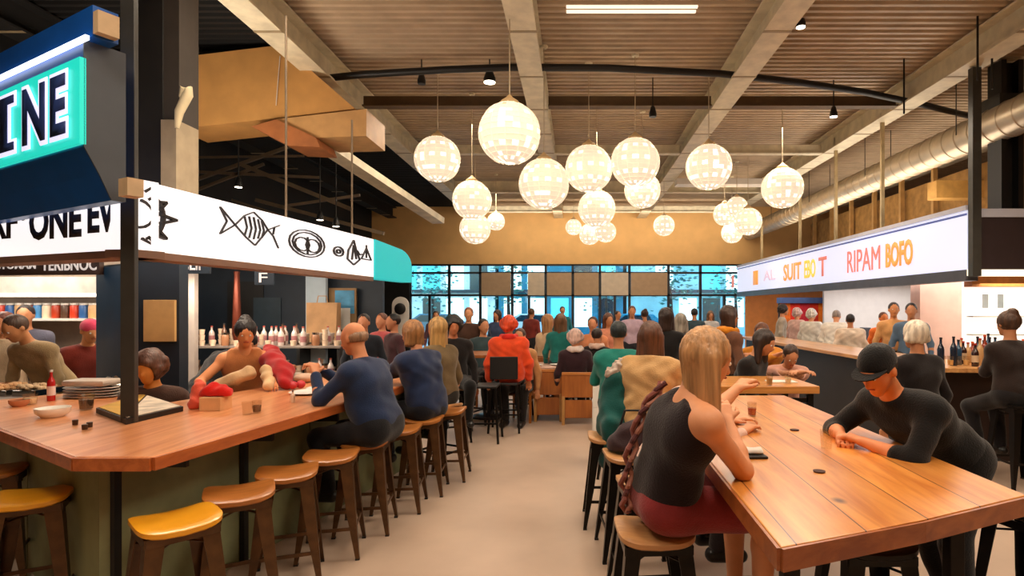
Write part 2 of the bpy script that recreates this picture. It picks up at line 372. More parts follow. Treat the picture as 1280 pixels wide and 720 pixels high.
    # lower garment
    if legs == 'skirt':
        lp = infl(['pelvis'], ox+.012)
        for sd in 'LR': lp += infl(['thigh'+sd], ox+.014)
        lp.append(('c', tuple((J['KL']+Pv)/2), tuple((J['KL']+J['KR'])/2), .09, .075, .05)); fd = Field(lp, res); fd.ripple(.004, 22); fd.build('skirt', fabric(bottom), e)
    else:
        lp = infl(['pelvis', 'thighL', 'thighR'], ox+.004)
        for sd in 'LR': lp.append(('c', tuple(J['K'+sd]), tuple(J['K'+sd]+(J['A'+sd]-J['K'+sd])*.95), .076, .056, .03))
        fd = Field(lp, res); fd.ripple(.003, 24, 1); fd.build('trousers', fabric(bottom), e)
    if not hidden_lower:
        for sd in 'LR': Field(infl(['foot'+sd], ox), min(res, .013)).build('shoe', mat('leather_'+shoes, shoes, rough=.4), e)
    # hair
    hr = res if res < .012 else min(res, .013); hm = hairm(hair)
    cutf = ('-e', tuple(Hc+fh*.115-uh*.055), R, (.078, .085, .098), .015)
    def he(c, r, k=.02): return ('e', tuple(c), R, r, k)
    if style in ('short', 'cap', 'bald'):
        hp_ = [he(Hc+uh*.032-fh*.022, (.085, .101, .101 if style != 'bald' else .07))]
        if style == 'bald': hp_ = [he(Hc+uh*.0-fh*.035, (.0825, .088, .06))]
        hp_ += [cutf, ('-e', tuple(Hc-uh*.10+fh*.0), R, (.12, .14, .07), .01)]
        fd = Field(hp_, hr); fd.strands(tuple(Hc), .0015, 40); fd.build('hair', hm, e)
    elif style in ('long', 'bob', 'pony', 'bun'):
        hp_ = [he(Hc+uh*.03-fh*.018, (.094, .108, .106))]
        if style in ('long', 'bob'):
            L = hairlen
            for a, rr in ((-.075, .036), (-.045, .045), (0, .05), (.045, .045), (.075, .036)):
                p0 = Hc+rh*a+uh*.0-fh*(.065-abs(a)*.55); p1 = p0-V((0, 0, 1))*L-fh*.005+rh*a*.35
                hp_.append(('c', tuple(p0), tuple(p1), rr, rr*.72, .03))
        if style == 'pony': hp_ += [('c', tuple(Hc-fh*.11+uh*.04), tuple(Hc-fh*.13-uh*.16), .035, .02, .02)]
        if style == 'bun': hp_ += [he(Hc-fh*.06+uh*.12, (.045, .045, .04))]
        hp_ += [cutf]; fd = Field(hp_, hr); fd.strands(tuple(Hc-fh*.02), .0028, 26); fd.build('hair', hm, e)
    elif style == 'curly':
        hp_ = [he(Hc+uh*.03-fh*.02, (.11, .12, .12))]; rr = random.Random(3)
        for i in range(26):
            v = V((rr.gauss(0, 1), rr.gauss(0, 1), rr.gauss(0, 1))).normalized(); hp_.append(he(Hc+uh*.02-fh*.02+v*.095-fh*.0, (.042, .042, .042), .01))
        hp_ += [cutf]; Field(hp_, hr).build('hair', hm, e)
    if hat:
        hm2 = fabric(hat[1]); hpz = [he(Hc+uh*.04-fh*.012, (.088, .107, .092), .02)]
        f2 = Field(hpz, hr); f2.halfspace(tuple(Hc+uh*.012), tuple(-uh)); ho = f2.build('hat', hm2, e)
        if hat[0] == 'cap':
            mbx = MB(); pts = []
            for i in range(9):
                a = PI*i/8; pts.append((math.cos(a)*.078, .075+math.sin(a)*.085))
            M4 = Matrix(((rh.x, fh.x, uh.x, Hc.x+uh.x*.03), (rh.y, fh.y, uh.y, Hc.y+uh.y*.03), (rh.z, fh.z, uh.z, Hc.z+uh.z*.03), (0, 0, 0, 1)))
            mbx.prism([(.078, .04)]+pts+[(-.078, .04)], 0, .006, M4); mbx.build('visor', hm2, ho)
        if hat[0] == 'pom': MB().ball(Hc+uh*.165, .035).build('pompom', hm2, ho, True)
    if scarf:
        sp = []
        for i in range(12):
            a, b = 2*PI*i/12, 2*PI*(i+1)/12
            q = lambda t: tuple(N+d*.035+rx*math.cos(t)*.085+fw*math.sin(t)*.085)
            sp.append(('c', q(a), q(b), .042, .042, .02))
        fd = Field(sp, hr); fd.ripple(.006, 50); fd.build('scarf', fabric(scarf), e)
    if res < .012 or (style != 'none' and hp < 1.2 and res < .015):
        for sg in (-1, 1):
            c = Hc+fh*.090+uh*.006+rh*sg*.031; o = MB().ball(c, .0095).build('eye', mat('eye_white', 'e8e2da', rough=.2, var=0), e, True)
            MB().ball(c+fh*.0062, .0048).build('iris', mat('eye_dark', '1c120c', rough=.1, var=0), o, True)
        lp = Field([('c', tuple(Hc+fh*.098-uh*.0535-rh*.017), tuple(Hc+fh*.098-uh*.0535+rh*.017), .0065, .0065, .004)], .004, .005); lp.build('lips', mat('lips', 'a84e42', rough=.4, var=0), e)
    return e, dict(N=N, d=d, Hc=Hc, fh=fh, uh=uh, rh=rh, J=J, SH=SH, P=Pv, rx=rx, fw=fw)
# ---------------------------------------------------------------- common materials
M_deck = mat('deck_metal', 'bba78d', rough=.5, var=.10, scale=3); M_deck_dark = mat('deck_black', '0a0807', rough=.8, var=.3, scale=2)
M_beam = mat('beam_paint', 'd9cfb4', rough=.5, var=.12, scale=5, bump=.1, bscale=30); M_steel = mat('dark_steel', '2b2b2a', rough=.45, var=.2, scale=8)
M_black = mat('black_paint', '0e0d0d', rough=.5, var=.2); M_blackmetal = mat('black_metal', '171412', rough=.35, metal=.6, var=.2, scale=20)
M_bronze = mat('bronze_legs', '54381e', rough=.35, metal=.35, var=.25, scale=12)
M_mustard = mat('mustard_wall', 'e2b474', rough=.8, var=.05, scale=2); M_white = mat('white_paint', 'e6e2da', rough=.5, var=.03)
M_floor = mat('polished_concrete', 'b8a08c', rough=.42, var=.10, scale=1.3, bump=.03, bscale=8, spec=.4)
M_tan = mat('tan_duct', 'cf9a58', rough=.6, var=.08, scale=3); M_tanwood = mat('tan_board', 'c9a063', rough=.7, var=.1)
M_navy = mat('navy_paint', '15222f', rough=.55, var=.1); M_bluelit = mat('navy_bluelit', '14405f', rough=.5, var=.08); M_slate = mat('slate_panel', '4a5058', rough=.5, var=.06)
M_olive = mat('olive_panel', '868a64', rough=.6, var=.3, scale=2.2, bump=.1, bscale=12)
M_counter = wood('counter_wood', 'c47440', 'e8a06c', rough=.28, axis=1, coat=.5); M_edge = wood('edge_wood', '9a4c20', 'c06a34', rough=.35, axis=1)
M_table = wood('table_wood', 'c67228', 'ea9c48', rough=.3, axis=1, plank=.262, knots=True, coat=.5)
M_seatwood = wood('seat_wood', '8c5220', 'b47030', rough=.35, axis=0); M_seatyel = mat('seat_yellow', 'e8a01c', rough=.35, var=.06, coat=.4)
M_chairwood = wood('chair_wood', '8a4a18', 'aa6428', rough=.4, axis=2); M_chrome = mat('chrome', 'b8b4ac', rough=.2, metal=1, var=.1)
M_tile = mat('kitchen_white', 'dcd8d4', rough=.4, var=.03)
# ---------------------------------------------------------------- the shell
XL, XR, YB, YF, ZD, ZBEAM = -7.8, 11.0, -2.2, 22.0, 5.6, 5.12
struct('floor', MB().box(XL-.2, XR+.2, YB-.2, YF+.1, -.1, 0), M_floor)
def deck(x0, x1, name, m):
    mb = MB(); bm = mb.bm; prof = []; y = YB; p = .15
    while y < YF: prof += [(y, 0), (y+.05, 0), (y+.065, -.045), (y+.125, -.045), (y+.14, 0)]; y += p
    prof = [(a, b) for a, b in prof if a <= YF]
    lo = [[bm.verts.new((x, a, ZD+b)) for a, b in prof] for x in (x0, x1)]; hi = [[bm.verts.new((x, a, ZD+b+.02)) for a, b in prof] for x in (x0, x1)]
    for i in range(len(prof)-1):
        bm.faces.new((lo[0][i], lo[0][i+1], lo[1][i+1], lo[1][i])); bm.faces.new((hi[0][i], hi[1][i], hi[1][i+1], hi[0][i+1]))
    mb.box(x0, x1, YB, YF, ZD+.03, ZD+.1); return struct(name, mb, m)
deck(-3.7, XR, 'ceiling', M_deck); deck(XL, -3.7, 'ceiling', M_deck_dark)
M_wl = mat('dark_wall', '120f0d', rough=.85, var=.2); M_wr = mat('brown_wall', '9b7446', rough=.8, var=.1); M_wb = mat('beige_wall', 'a8825c', rough=.8, var=.06)
struct('wall_left', MB().box(XL-.15, XL, YB, YF, 0, ZD), M_wl)
struct('wall_right', MB().box(XR, XR+.15, YB, YF, 0, ZD), M_wr)
struct('wall_back', MB().box(XL, XR, YB-.15, YB, 0, ZD), M_wb)
ZH = ZY(330, YF)
struct('wall_front', MB().box(XL, XR, YF, YF+.3, ZH, ZD), M_mustard)
struct('wall_front', MB().box(XL, PX(512, YF), YF, YF+.3, 0, ZH), M_wl)
struct('wall_front', MB().box(PX(936, YF), XR, YF, YF+.3, 0, ZH), mat('orange_wall', 'd9925c', rough=.7, var=.05))
# window wall: bays between mullions
M_frame = mat('window_frame', '2a3036', rough=.4, var=.1); M_gl = glass('window_glass', 'e4f6f8', .06)
M_blind = mat('blind_tan', 'b89c7c', rough=.8, var=.05); M_blindl = mat('blind_cream', 'd8c8b0', rough=.8, var=.05)
bays = [512, 561, 600, 640, 682, 716, 750, 787, 836, 876, 936]; zt, zm, z0 = ZH, ZY(341, YF), 0
zb = ZY(369, YF)
for i in range(len(bays)-1):
    a, b = PX(bays[i], YF), PX(bays[i+1], YF); y0, y1 = YF+.05, YF+.15
    f = MB(); w = .05
    for z in (zt-.03, zm, zb, .05): f.box(a, b, y0, y1, z-.04, z+.04)
    f.box(a, a+w, y0, y1, 0, zt); f.box(b-w, b, y0, y1, 0, zt)
    if i % 3 == 0: f.box((a+b)/2-.05, (a+b)/2+.05, y0, y1, 0, zb)
    o = struct('window_%d' % (i+1), f, M_frame)
    MB().box(a+w, b-w, YF+.09, YF+.10, .05, zt-.05).build('pane', M_gl, o)
    if i in (2, 4, 5, 6, 7): MB().box(a+w, b-w, YF+.02, YF+.03, zb, zm).build('blind', M_blind if i != 6 else M_blindl, o)
    if i in (3,): MB().box(a+.6, b-w, YF+.02, YF+.03, zb, zm).build('blind', M_blindl, o)
# outside, seen through the glass
struct('ground', MB().box(-30, 40, YF+.3, 70, -.15, -.05), mat('paving', '9aa8aa', rough=.8, var=.15))
rr = random.Random(5)
cols = ['5fb6c4', 'dfe9ea', '2f7f95', '9fd0d6', '3a6f84', 'c9dde0']
labs = ['teal shopfront building outside, seen through the left windows', 'pale stone building outside behind the window wall', 'deep teal building outside beyond the middle windows', 'light cyan building outside right of the middle windows', 'slate blue building outside behind the right windows', 'whitish building outside at the right end of the windows']
x = -22
for i in range(6):
    w = 8.2; e = thing('building', labs[i], 'building', (x, 38, -.05), 0, 'buildings across the street'); h = 7.5+i % 3
    MB().box(0, w, 0, 6, 0, h).build('wall', mat('facade%d' % i, cols[i], rough=.7, var=.15, scale=1), e)
    for k in range(5):
        for j in range(3):
            if rr.random() < .8:
                c = rr.choice(['win_cyan', 'win_white', 'win_dark'])
                m = {'win_cyan': glow('win_cyan', '50c8e0', 2.0), 'win_white': glow('win_white', 'eafaff', 2.2), 'win_dark': mat('win_dark', '17323e', rough=.15, var=.1)}[c]
                MB().box(.35+k*1.55, 1.5+k*1.55, -.05, .02, .5+j*2.4, 2.4+j*2.4).build('window', m, e)
    MB().box(0, w, -.5, 0, 2.75, 2.95).build('canopy', M_frame, e); x += w+.25
M_leaf = mat('leaves', '4f8a84', rough=.7, var=.4, scale=3); M_bark = mat('bark', '3a332e', rough=.9)
for i, (tx, ty) in enumerate([(-7.5, 30), (-3.2, 27), (1.6, 31), (4.6, 28), (8.3, 30)]):
    e = thing('street_tree', 'slender green tree outside the %s windows' % ['far left', 'left', 'middle', 'right', 'far right'][i], 'tree', (tx, ty, -.05), 0, 'street trees')
    MB().tube([(0, 0, 0), (.05, 0, 1.4), (0, .05, 2.8)], [.11, .09, .05]).build('trunk', M_bark, e)
    mb = MB()
    for k in range(260):
        v = Vector((rr.gauss(0, .6), rr.gauss(0, .6), 3.0+rr.gauss(0, .6))); a = rr.random()*6; s_ = .13
        q = Matrix.Rotation(a, 3, 'Z') @ Matrix.Rotation(rr.random()*3, 3, 'X'); vs = [mb.bm.verts.new(v+q @ Vector(t)*s_) for t in ((-1, 0, 0), (0, -.5, .1), (1, 0, 0), (0, .5, .1))]; mb.bm.faces.new(vs)
    mb.build('foliage', M_leaf, e)
for i, (tx, ty, c, lab) in enumerate([(-8.0, 33.5, '2a5a74', 'dark blue car parked outside left windows'), (-2.4, 34, 'd8e2e4', 'white car parked outside behind the middle of the window wall'), (3.6, 33.5, '1f8fb0', 'bright blue car parked outside right windows')]):
    e = thing('car', lab, 'car', (tx, ty, -.05), 0, 'cars outside')
    MB().prism([(-2.1, .3), (2.1, .3), (2.15, .75), (1.3, .9), (.8, 1.4), (-.9, 1.42), (-1.5, .95), (-2.1, .85)], -.85, .85, Matrix.Rotation(PI/2, 4, 'X'), .05).build('car_body', mat('car_'+c, c, rough=.25, coat=.8, var=.02), e)
    MB().prism([(.75, .95), (.55, 1.33), (-.8, 1.34), (-1.3, .98)], -.87, .87, Matrix.Rotation(PI/2, 4, 'X')).build('car_window', mat('win_dark', '17323e'), e)
    for sx in (-1.3, 1.35):
        for sy in (-.86, .66): MB().lathe([(.05, 0), (.32, 0), (.33, .2), (.05, .2)], (sx, sy+.2, .32), 20, True, Matrix.Rotation(PI/2, 4, 'X')).build('wheel', M_black, e)
# ---------------------------------------------------------------- roof steel
for i, X in enumerate([-7.0, -3.81, -.66, 2.49, 5.64, 8.8]):
    mb = MB(); w, t = .17, .03
    mb.box(X-w, X+w, YB+.05, YF-.05, ZBEAM, ZBEAM+t); mb.box(X-.02, X+.02, YB+.05, YF-.05, ZBEAM+t, ZD-.10); mb.box(X-w, X+w, YB+.05, YF-.05, ZD-.10, ZD-.07)
    e = mb.build('roof_beam', M_beam if i else M_deck_dark)
    tag(e, ['black steel roof beam against the dark left wall', 'cream steel roof beam running past the tan duct over the left stall', 'cream steel roof beam above the largest globe lamps, middle of the ceiling', 'cream steel roof beam between the middle of the ceiling and the round duct side', 'cream steel roof beam just left of the round duct', 'cream steel roof beam right of the round duct'][i], 'beam', 'lengthwise roof beams')
    c = MB()
    for k in range(14):
        yy = 2.9+k*1.4; c.box(X-w-.004, X+w+.004, yy, yy+.05, ZBEAM-.006, ZBEAM+.0)
    c.build('splice_plate', mat('plate', '9c8b6c', rough=.5), e); c
for i, (Y, m, h) in enumerate([(9.9, mat('cross_brown', '5a452c', rough=.6), .14), (12.9, M_beam, .16), (17.2, M_beam, .3), (20.7, M_beam, .18)]):
    for k, (a, b) in enumerate([(-3.62, -.85), (-.47, 2.3), (2.68, 5.45)]):
        o = MB().box(a, b, Y-.09, Y-.06, ZBEAM+.02, ZBEAM+h+.05).box(a, b, Y-.16, Y+.01, ZBEAM+.0, ZBEAM+.025).build('cross_beam', m)
        tag(o, '%s cross beam %s, %s' % (['dark brown', 'cream', 'deep pale', 'cream'][i], ['nearest the black pipe', 'second from the black pipe', 'third from the black pipe', 'close to the mustard wall'][i], ['between the tan duct beam and the middle beam', 'just right of the middle beam', 'left of the round duct beam'][k]), 'beam', 'cross beams of the roof')
# black pipe bending across below the deck
pts = [Pz(385, 100, 5.19), Pz(455, 93, 5.19), Pz(560, 87, 5.19), Pz(640, 84, 5.19), Pz(760, 85, 5.19), Pz(900, 92, 5.19), Pz(1000, 103, 5.19), Pz(1080, 115, 5.19), Pz(1150, 130, 5.19), Pz(1220, 147, 5.19), Pz(1290, 165, 5.19)]
tag(MB().tube(pts, .052, 14).build('ceiling_pipe', M_black, None, True), 'long black pipe crossing beneath the roof deck', 'pipe')
# round duct
mb = MB(); X, Zc, r = 6.55, 4.55, .27
prof = []; y = 4.5
while y < 21.5: prof += [(r, y), (r, y+.28), (r+.012, y+.29), (r+.012, y+.31)]; y += .32
mb.lathe([(a, b) for a, b in prof], (X, 0, Zc), 28, True, Matrix.Rotation(-PI/2, 4, 'X'))
e = thing('round_duct', 'long round galvanised air duct above the right bar', 'duct'); o = mb.build('duct', mat('galvanised', 'c4b398', rough=.35, metal=.5, var=.1, scale=4), e, True)
for yy in (6.5, 9.5, 12.5, 15.5, 18.5):
    for xx in (X-.28, X+.28): MB().tube([(xx, yy, Zc), (xx, yy, ZD-.0)], .008, 6).build('hanger', M_steel, e)
# tan box duct across the left
e = thing('box_duct', 'tan rectangular duct box crossing above the white stall sign', 'duct')
Yd = 8.3
front = [P(x, y, Yd) for x, y in ((221, 72), (352, 56), (444, 136), (352, 147), (221, 161))]
MB().hull(front, [v+Vector((0, .7, 0)) for v in front]).build('duct_body', M_tan, e)
f2 = [P(x, y, Yd-.05) for x, y in ((345, 149), (458, 136), (458, 170), (395, 172))]; MB().hull(f2, [v+Vector((0, .8, 0)) for v in f2]).build('duct_elbow', mat('tan_elbow', 'c89a62', rough=.6, var=.08), e)
f2 = [P(x, y, Yd-.1) for x, y in ((314, 158), (345, 149), (395, 172), (400, 184), (360, 182))]; MB().hull(f2, [v+Vector((0, .6, 0)) for v in f2]).build('duct_brace', mat('tan_brace', 'a9683a', rough=.6, var=.12), e)
for xx in (-5.6, -4.6): MB().tube([(xx, 8.6, 5.2), (xx, 8.6, 5.58)], .012, 6).build('hanger', M_steel, e)
MB().tube([P(350, 70, Yd-.02), P(345, 132, Yd-.02)], .006, 6).build('cable', M_white, e)
# dark roof truss rods over the left stall
e = thing('roof_truss', 'thin steel truss hanging in the black roof above the fish sign', 'truss')
mb = MB(); mk = mat('truss_paint', '6e5c46', rough=.6)
for a, b, w in (((222, 233), (365, 182), .06), ((245, 238), (330, 205), .05), ((222, 197), (380, 195), .04), ((300, 205), (440, 262), .08), ((250, 215), (400, 222), .05), ((360, 257), (450, 244), .05), ((320, 250), (480, 292), .07), ((290, 250), (445, 300), .05)):
    mb.bar(P(a[0], a[1], 11.5), P(b[0], b[1], 11.5), w, w)
mb.build('truss_bar', mk, e)
for px, y0, y1, Y, nm in ((357.5, 20, 276, 5.9, 'left'), (440, 150, 305, 6.8, 'right')):
    tag(MB().tube([P(px, y0, Y), P(px, y1, Y)], .012, 8).build('hanging_rod', mk), 'thin steel hanging rod holding the white fish sign, %s one of two' % nm, 'rod')
for a, b, w, lab in (((548, 276), (400, 178), .22, 'cream diagonal brace below the roof over the stall end'),):
    tag(MB().bar(P(a[0], a[1], 13.8), P(b[0], b[1], 9.3), .30, .14).build('roof_brace', M_beam), lab, 'brace')
# ---------------------------------------------------------------- left stall: columns, signs
A4 = 3.6
tag(MB().box(PX(150, A4), PX(168, A4), A4, A4+.035, .985, 5.1, .004).build('sign_post', mat('post_steel', '43423e', rough=.4, metal=.3, var=.1)), 'dark steel square post standing on the corner of the left counter', 'post')
Yc = 5.3; e = thing('column', 'navy clad column behind the post at the left stall corner', 'column')
cA, cB, cC = Vector((PX(172, Yc), Yc, 0)), Vector((PX(224, Yc), Yc, 0)), Vector((PX(122, 5.75), 5.75, 0)); cD = cB+Vector((-.05, .2, 0))
mb = MB(); mb.hull([cA, cB, cD, cC], [v+Vector((0, 0, 2.12)) for v in (cA, cB, cD, cC)]); mb.build('cladding', M_navy, e)
u = (cC-cA).normalized(); nn = Vector((u.y, -u.x, 0)); nn = nn if nn.y < 0 else -nn
a, b = cA+nn*.012, cC+nn*.012; MB().hull([a, b, cC, cA], [v+Vector((0, 0, 2.1)) for v in (a, b, cC, cA)]).build('side_panel', M_bluelit, e)  # navy side face, the blue light on it put into the panel colour
MB().box(PX(182, Yc), PX(221, Yc), Yc-.03, Yc, ZY(427, Yc), ZY(375, Yc), .004).build('notice_board', M_tanwood, e)
e = thing('steel_column', 'tall dark and cream steel column rising above the white sign', 'column')
MB().box(PX(173, 5.4), PX(203, 5.4), 5.4, 5.65, 2.13, 5.55).build('web', mat('col_dark', '1a1714', rough=.6, var=.2), e)
MB().box(PX(203, 5.4), PX(222, 5.4), 5.38, 5.7, 2.13, 3.46).build('flange', mat('col_cream', 'a8977a', rough=.6, var=.1), e)
MB().box(PX(200, 5.4), PX(222, 5.4), 5.42, 5.7, 3.46, 5.55).build('upper_flange', mat('col_brown', '3a332c', rough=.6, var=.1), e)
MB().tube([P(221, 160, 5.3), P(224, 140, 5.3), P(235, 118, 5.3), P(236, 111, 5.3), P(229, 110, 5.3), P(226, 122, 5.3)], [.02, .04, .045, .035, .03, .02], 10).build('pipe_bend', mat('cream_pipe', 'd8c8a0', rough=.4), e, True)
# white fascia sign of the left stall
S0, S1 = Vector((-2.93, 3.82, 0)), Vector((-2.33, 8.3, 0)); ZB, ZT = 2.08, 2.54
dL = Vector((-.93, .37, 0)).normalized()   # towards the left end
def face(px, a, d):  # distance along a + d*t that projects at px
    k = (px-CX)/FL; return (k*a.y-a.x)/(d.x-k*d.y)
corner = Vector((PX(166, 3.72), 3.72, 0)); kx = face(513, corner, (S1-corner).normalized()); dR = (S1-corner).normalized()
def quadbox(a, d, t0, t1, z0, z1, th, zz=None):
    n = Vector((d.y, -d.x, 0)); 
    if n.dot(-Vector((a.x, a.y, 0))) < 0: n = -n
    q = [a+d*t0, a+d*t1, a+d*t1-n*th, a+d*t0-n*th]; return MB().hull([v+Vector((0, 0, z0)) for v in q], [v+Vector((0, 0, z1)) for v in q]), n
M_sign = glow('sign_white', 'fbf4f2', .92); M_signg = mat('sign_trim', '8a6a58', rough=.5, var=.1)
e = thing('stall_sign', 'white backlit fascia sign with black lettering and food drawings over the left counter', 'sign')
kt = face(467, corner, dR)
mb, nR = quadbox(corner, dR, 0, kt, ZB, ZT, .16); mb.build('sign_panel', M_sign, e)
mb, nL = quadbox(corner, dL, 0, 2.9, ZB, ZT, .16); mb.build('sign_panel', M_sign, e)
mb, _ = quadbox(corner, dR, 0, kt, ZB-.05, ZB, .2); mb.build('sign_trim', M_signg, e)
mb, _ = quadbox(corner, dL, 0, 2.9, ZB-.05, ZB, .2); mb.build('sign_trim', M_signg, e)
# turquoise end panel with a rounded top corner
poly = [(kt, ZB-.02), (kx, ZB-.02)]+[(kx-.45+.45*math.cos(a), ZT-.26+.22*math.sin(a)+.0) for a in [PI/2*i/6 for i in range(7)]]+[(kt, ZT-.0)]
fr = [corner+dR*t+nR*.02+Vector((0, 0, z)) for t, z in poly]; MB().hull(fr, [v-nR*.17 for v in fr]).build('end_panel', glow('turquoise', '12b4b4', .8), e)
M_ink = mat('sign_ink', '2b2626', rough=.6, var=.1)
def on(a, d, n, px, z): t = face(px, a, d); return a+d*t+n*.006+Vector((0, 0, z))
# lettering: reads left to right, so runs against dL
def letters(txt, px0, px1, z0, z1, m, nm, a=corner, d=dL, n=nL, par=e, bold=.03, dep=.004):
    p0 = on(a, d, n, px0, z0); p1 = on(a, d, n, px1, z0); ux = (p1-p0).normalized(); mb = text_mb(txt, p0, ux, Vector((0, 0, 1)), (p1-p0).length, z1-z0, dep, .003, bold); return mb.build(nm, m, par)
letters('RF', -8, 24, ZB+.13, ZB+.37, M_ink, 'lettering'); letters('·', 28, 34, ZB+.25, ZB+.29, M_ink, 'lettering'); letters('ONE', 39, 104, ZB+.10, ZB+.36, M_ink, 'lettering', bold=.035); letters('EVE', 112, 162, ZB+.12, ZB+.36, M_ink, 'lettering', bold=.035)
# line drawings on the long side
def stroke(mb, pts, w, z=.004):
    for a, b in zip(pts[:-1], pts[1:]): 
        a, b = Vector(a), Vector(b); mb.bar(a, b, w, w*.4)
def draw(name, px, zc, hw, hh, lines, w):
    mb = MB(); t = face(px, corner, dR); c = corner+dR*t+nR*.008+Vector((0, 0, zc))
    for l in lines: stroke(mb, [c+dR*(x*hw)+Vector((0, 0, y*hh)) for x, y in l], w)
    return mb.build(name, M_ink, e)
arc = lambda cx, cy, r, a0, a1, n=10, ry=None: [(cx+r*math.cos(a0+(a1-a0)*i/n), cy+(ry or r)*math.sin(a0+(a1-a0)*i/n)) for i in range(n+1)]
fish = [[(-.55, 0), (-.25, .6), (.05, .9), (.35, .55), (.55, .1), (.35, -.35), (.1, -.9), (-.2, -.55), (-.55, 0)], [(-.55, 0), (-1, .75)], [(-.55, 0), (-1, -.6)], [(-1, .75), (-.8, .1), (-1, -.6)], [(.55, .1), (1, .5)], [(.55, .1), (.75, -.2), (.95, -.85)], [(.75, -.1), (.8, .35)]]
fish += [[(x, -.6+abs(x)*.5), (x+.08, 0), (x, .65-abs(x)*.4)] for x in (-.25, -.1, .05, .2, .33)]
draw('fish_drawing', 314, 2.37, .37, .155, fish, .018)
mb0 = [arc(0, 0, 1, 0, 2*PI, 18), arc(0, 0, .82, 0, 2*PI, 14), arc(-.3, -.1, .4, 0, 2*PI, 10, .5), arc(.3, -.1, .4, 0, 2*PI, 10, .5)]+[[(0, -.8), (0, .5)]]
draw('garlic_drawing', 383.5, 2.33, .30, .13, mb0, .022)
draw('berry_drawing', 422, 2.31, .10, .05, [arc(0, 0, 1, 0, 2*PI, 10), arc(0, 0, .4, 0, 2*PI, 8)], .03)
draw('pepper_drawing', 441, 2.33, .20, .14, [[(0, 1), (-.6, .1), (-.7, -.6), (0, -1), (.7, -.5), (.3, .2), (0, 1)], [(0, .6), (-.2, -.6)], [(.1, .4), (.3, -.5)], [(.4, .2), (.7, -.1), (1, 0)]], .028)
draw('leaf_drawing', 457, 2.33, .12, .09, [[(-1, -.6), (0, .9), (1, -.6), (-1, -.6)], [(0, 1.3), (0, -.4)]], .025)
draw('swirl_emblem', 181, 2.315, .22, .20, [arc(-.2, 0, .8, 1.2, -1.4, 9), arc(-.3, 0, .45, 1.4, -1.5, 8), [(-.1, .75), (.2, 1), (.1, .5)], [(.3, .5), (.7, .55), (.45, .25)], [(.5, .1), (1.1, .0), (.5, -.2)], [(.35, -.4), (.7, -.7), (.2, -.6)], [(0, -.7), (.2, -1), (-.2, -.8)], [(.1, .3), (.4, .1), (.1, -.2), (.4, -.2)], [(0, .5), (.3, .75)]], .042)
# menu board behind the left sign
e = thing('menu_board', 'brown menu board with white lettering below the white sign at far left', 'sign')
Am = Vector((PX(124, 5.6), 5.6, 0)); dm = Vector((-1, .12, 0)).normalized(); mb, nm = quadbox(Am, dm, 0, 3.0, ZY(343, 5.6)+.0, ZY(320, 5.6), .05); mb.build('board', mat('brown_board', '3a2418', rough=.6, var=.1), e)
def lm(t, a, b, y0, y1): letters(t, a, b, ZY(y1, 5.6), ZY(y0, 5.6), glow('letter_white', 'e8dcd4', .55), 'lettering', Am, dm, nm, e, .02)
lm('CYOMAM', -6, 46, 325, 335.5); lm('TERIBNOC', 53, 122, 323, 338)
# the blue illuminated sign
e = thing('illuminated_sign', 'dark blue overhead sign with teal lettered panel, top left', 'sign')
Ar = Vector((PX(105, 3.2), 3.2, 0)); dl = Vector((-.879, .476, 0)).normalized()
def qb(t0, t1, z0, z1, th, off=0):
    n = Vector((dl.y, -dl.x, 0)); n = n if n.dot(-Ar) > 0 else -n
    q = [Ar+dl*t0+n*off, Ar+dl*t1+n*off, Ar+dl*t1-n*(th-off), Ar+dl*t0-n*(th-off)]; return MB().hull([v+Vector((0, 0, z0)) for v in q], [v+Vector((0, 0, z1)) for v in q]), n
n_ = Vector((dl.y, -dl.x, 0)); n_ = n_ if n_.dot(-Ar) > 0 else -n_; M_bsign = mat('sign_blue', '1454a8', rough=.35, var=.08)
prof = [(0, 3.19), (0, 2.60), (-.07, 2.46), (-.13, 2.32), (-.20, 2.32), (-.20, 3.19)]
pr = lambda t: [Ar+dl*t+n_*a+Vector((0, 0, z)) for a, z in prof]
MB().hull(pr(.012), pr(2.6)).build('sign_box', M_bsign, e); MB().hull(pr(0), pr(.012)).build('end_panel', M_slate, e)
qb(-.10, 2.6, 3.19, 3.36, .12, .0)[0].build('top_box', M_bsign, e)
qb(-.09, 2.6, 3.165, 3.188, .02, .03)[0].build('light_strip', glow('strip_white', 'e8f0ff', 2.2), e)
qb(.0, 2.6, 2.61, 3.09, .03, .02)[0].build('teal_panel', glow('sign_teal', '1fd0bc', .85), e)
qb(-.16, -.105, 3.2, 3.32, .1, .0)[0].build('bracket', mat('cream_block', 'cdb08a', rough=.6), e); qb(-.20, -.10, 2.33, 2.43, .08, -.12)[0].build('bracket', mat('cream_block', 'cdb08a'), e)
uz = Vector((0, 0, 1))
def lb(t, px0, px1, z0, z1, m, lift, bold):
    p0 = on(Ar, dl, n_, px0, z0)+n_*lift; p1 = on(Ar, dl, n_, px1, z0)+n_*lift; return text_mb(t, p0, (p1-p0).normalized(), uz, (p1-p0).length, z1-z0, .004, .0, bold)
for t, a, b in (('H', -22, -1), ('I', 4, 14), ('[', 10, 27), ('N', 38, 66), ('E', 73, 92)):
    if t == 'I': continue
    lb(t, a-2, b+2, 2.655, 3.045, glow('letter_glow', 'e6e2ff', .95), .024, .09).build('letter_outline', glow('letter_glow', 'e6e2ff', .95), e)
    lb(t, a, b, 2.68, 3.02, mat('letter_navy', '2c3f78', rough=.4, var=.1), .030, .03).build('letter', mat('letter_navy', '2c3f78'), e)
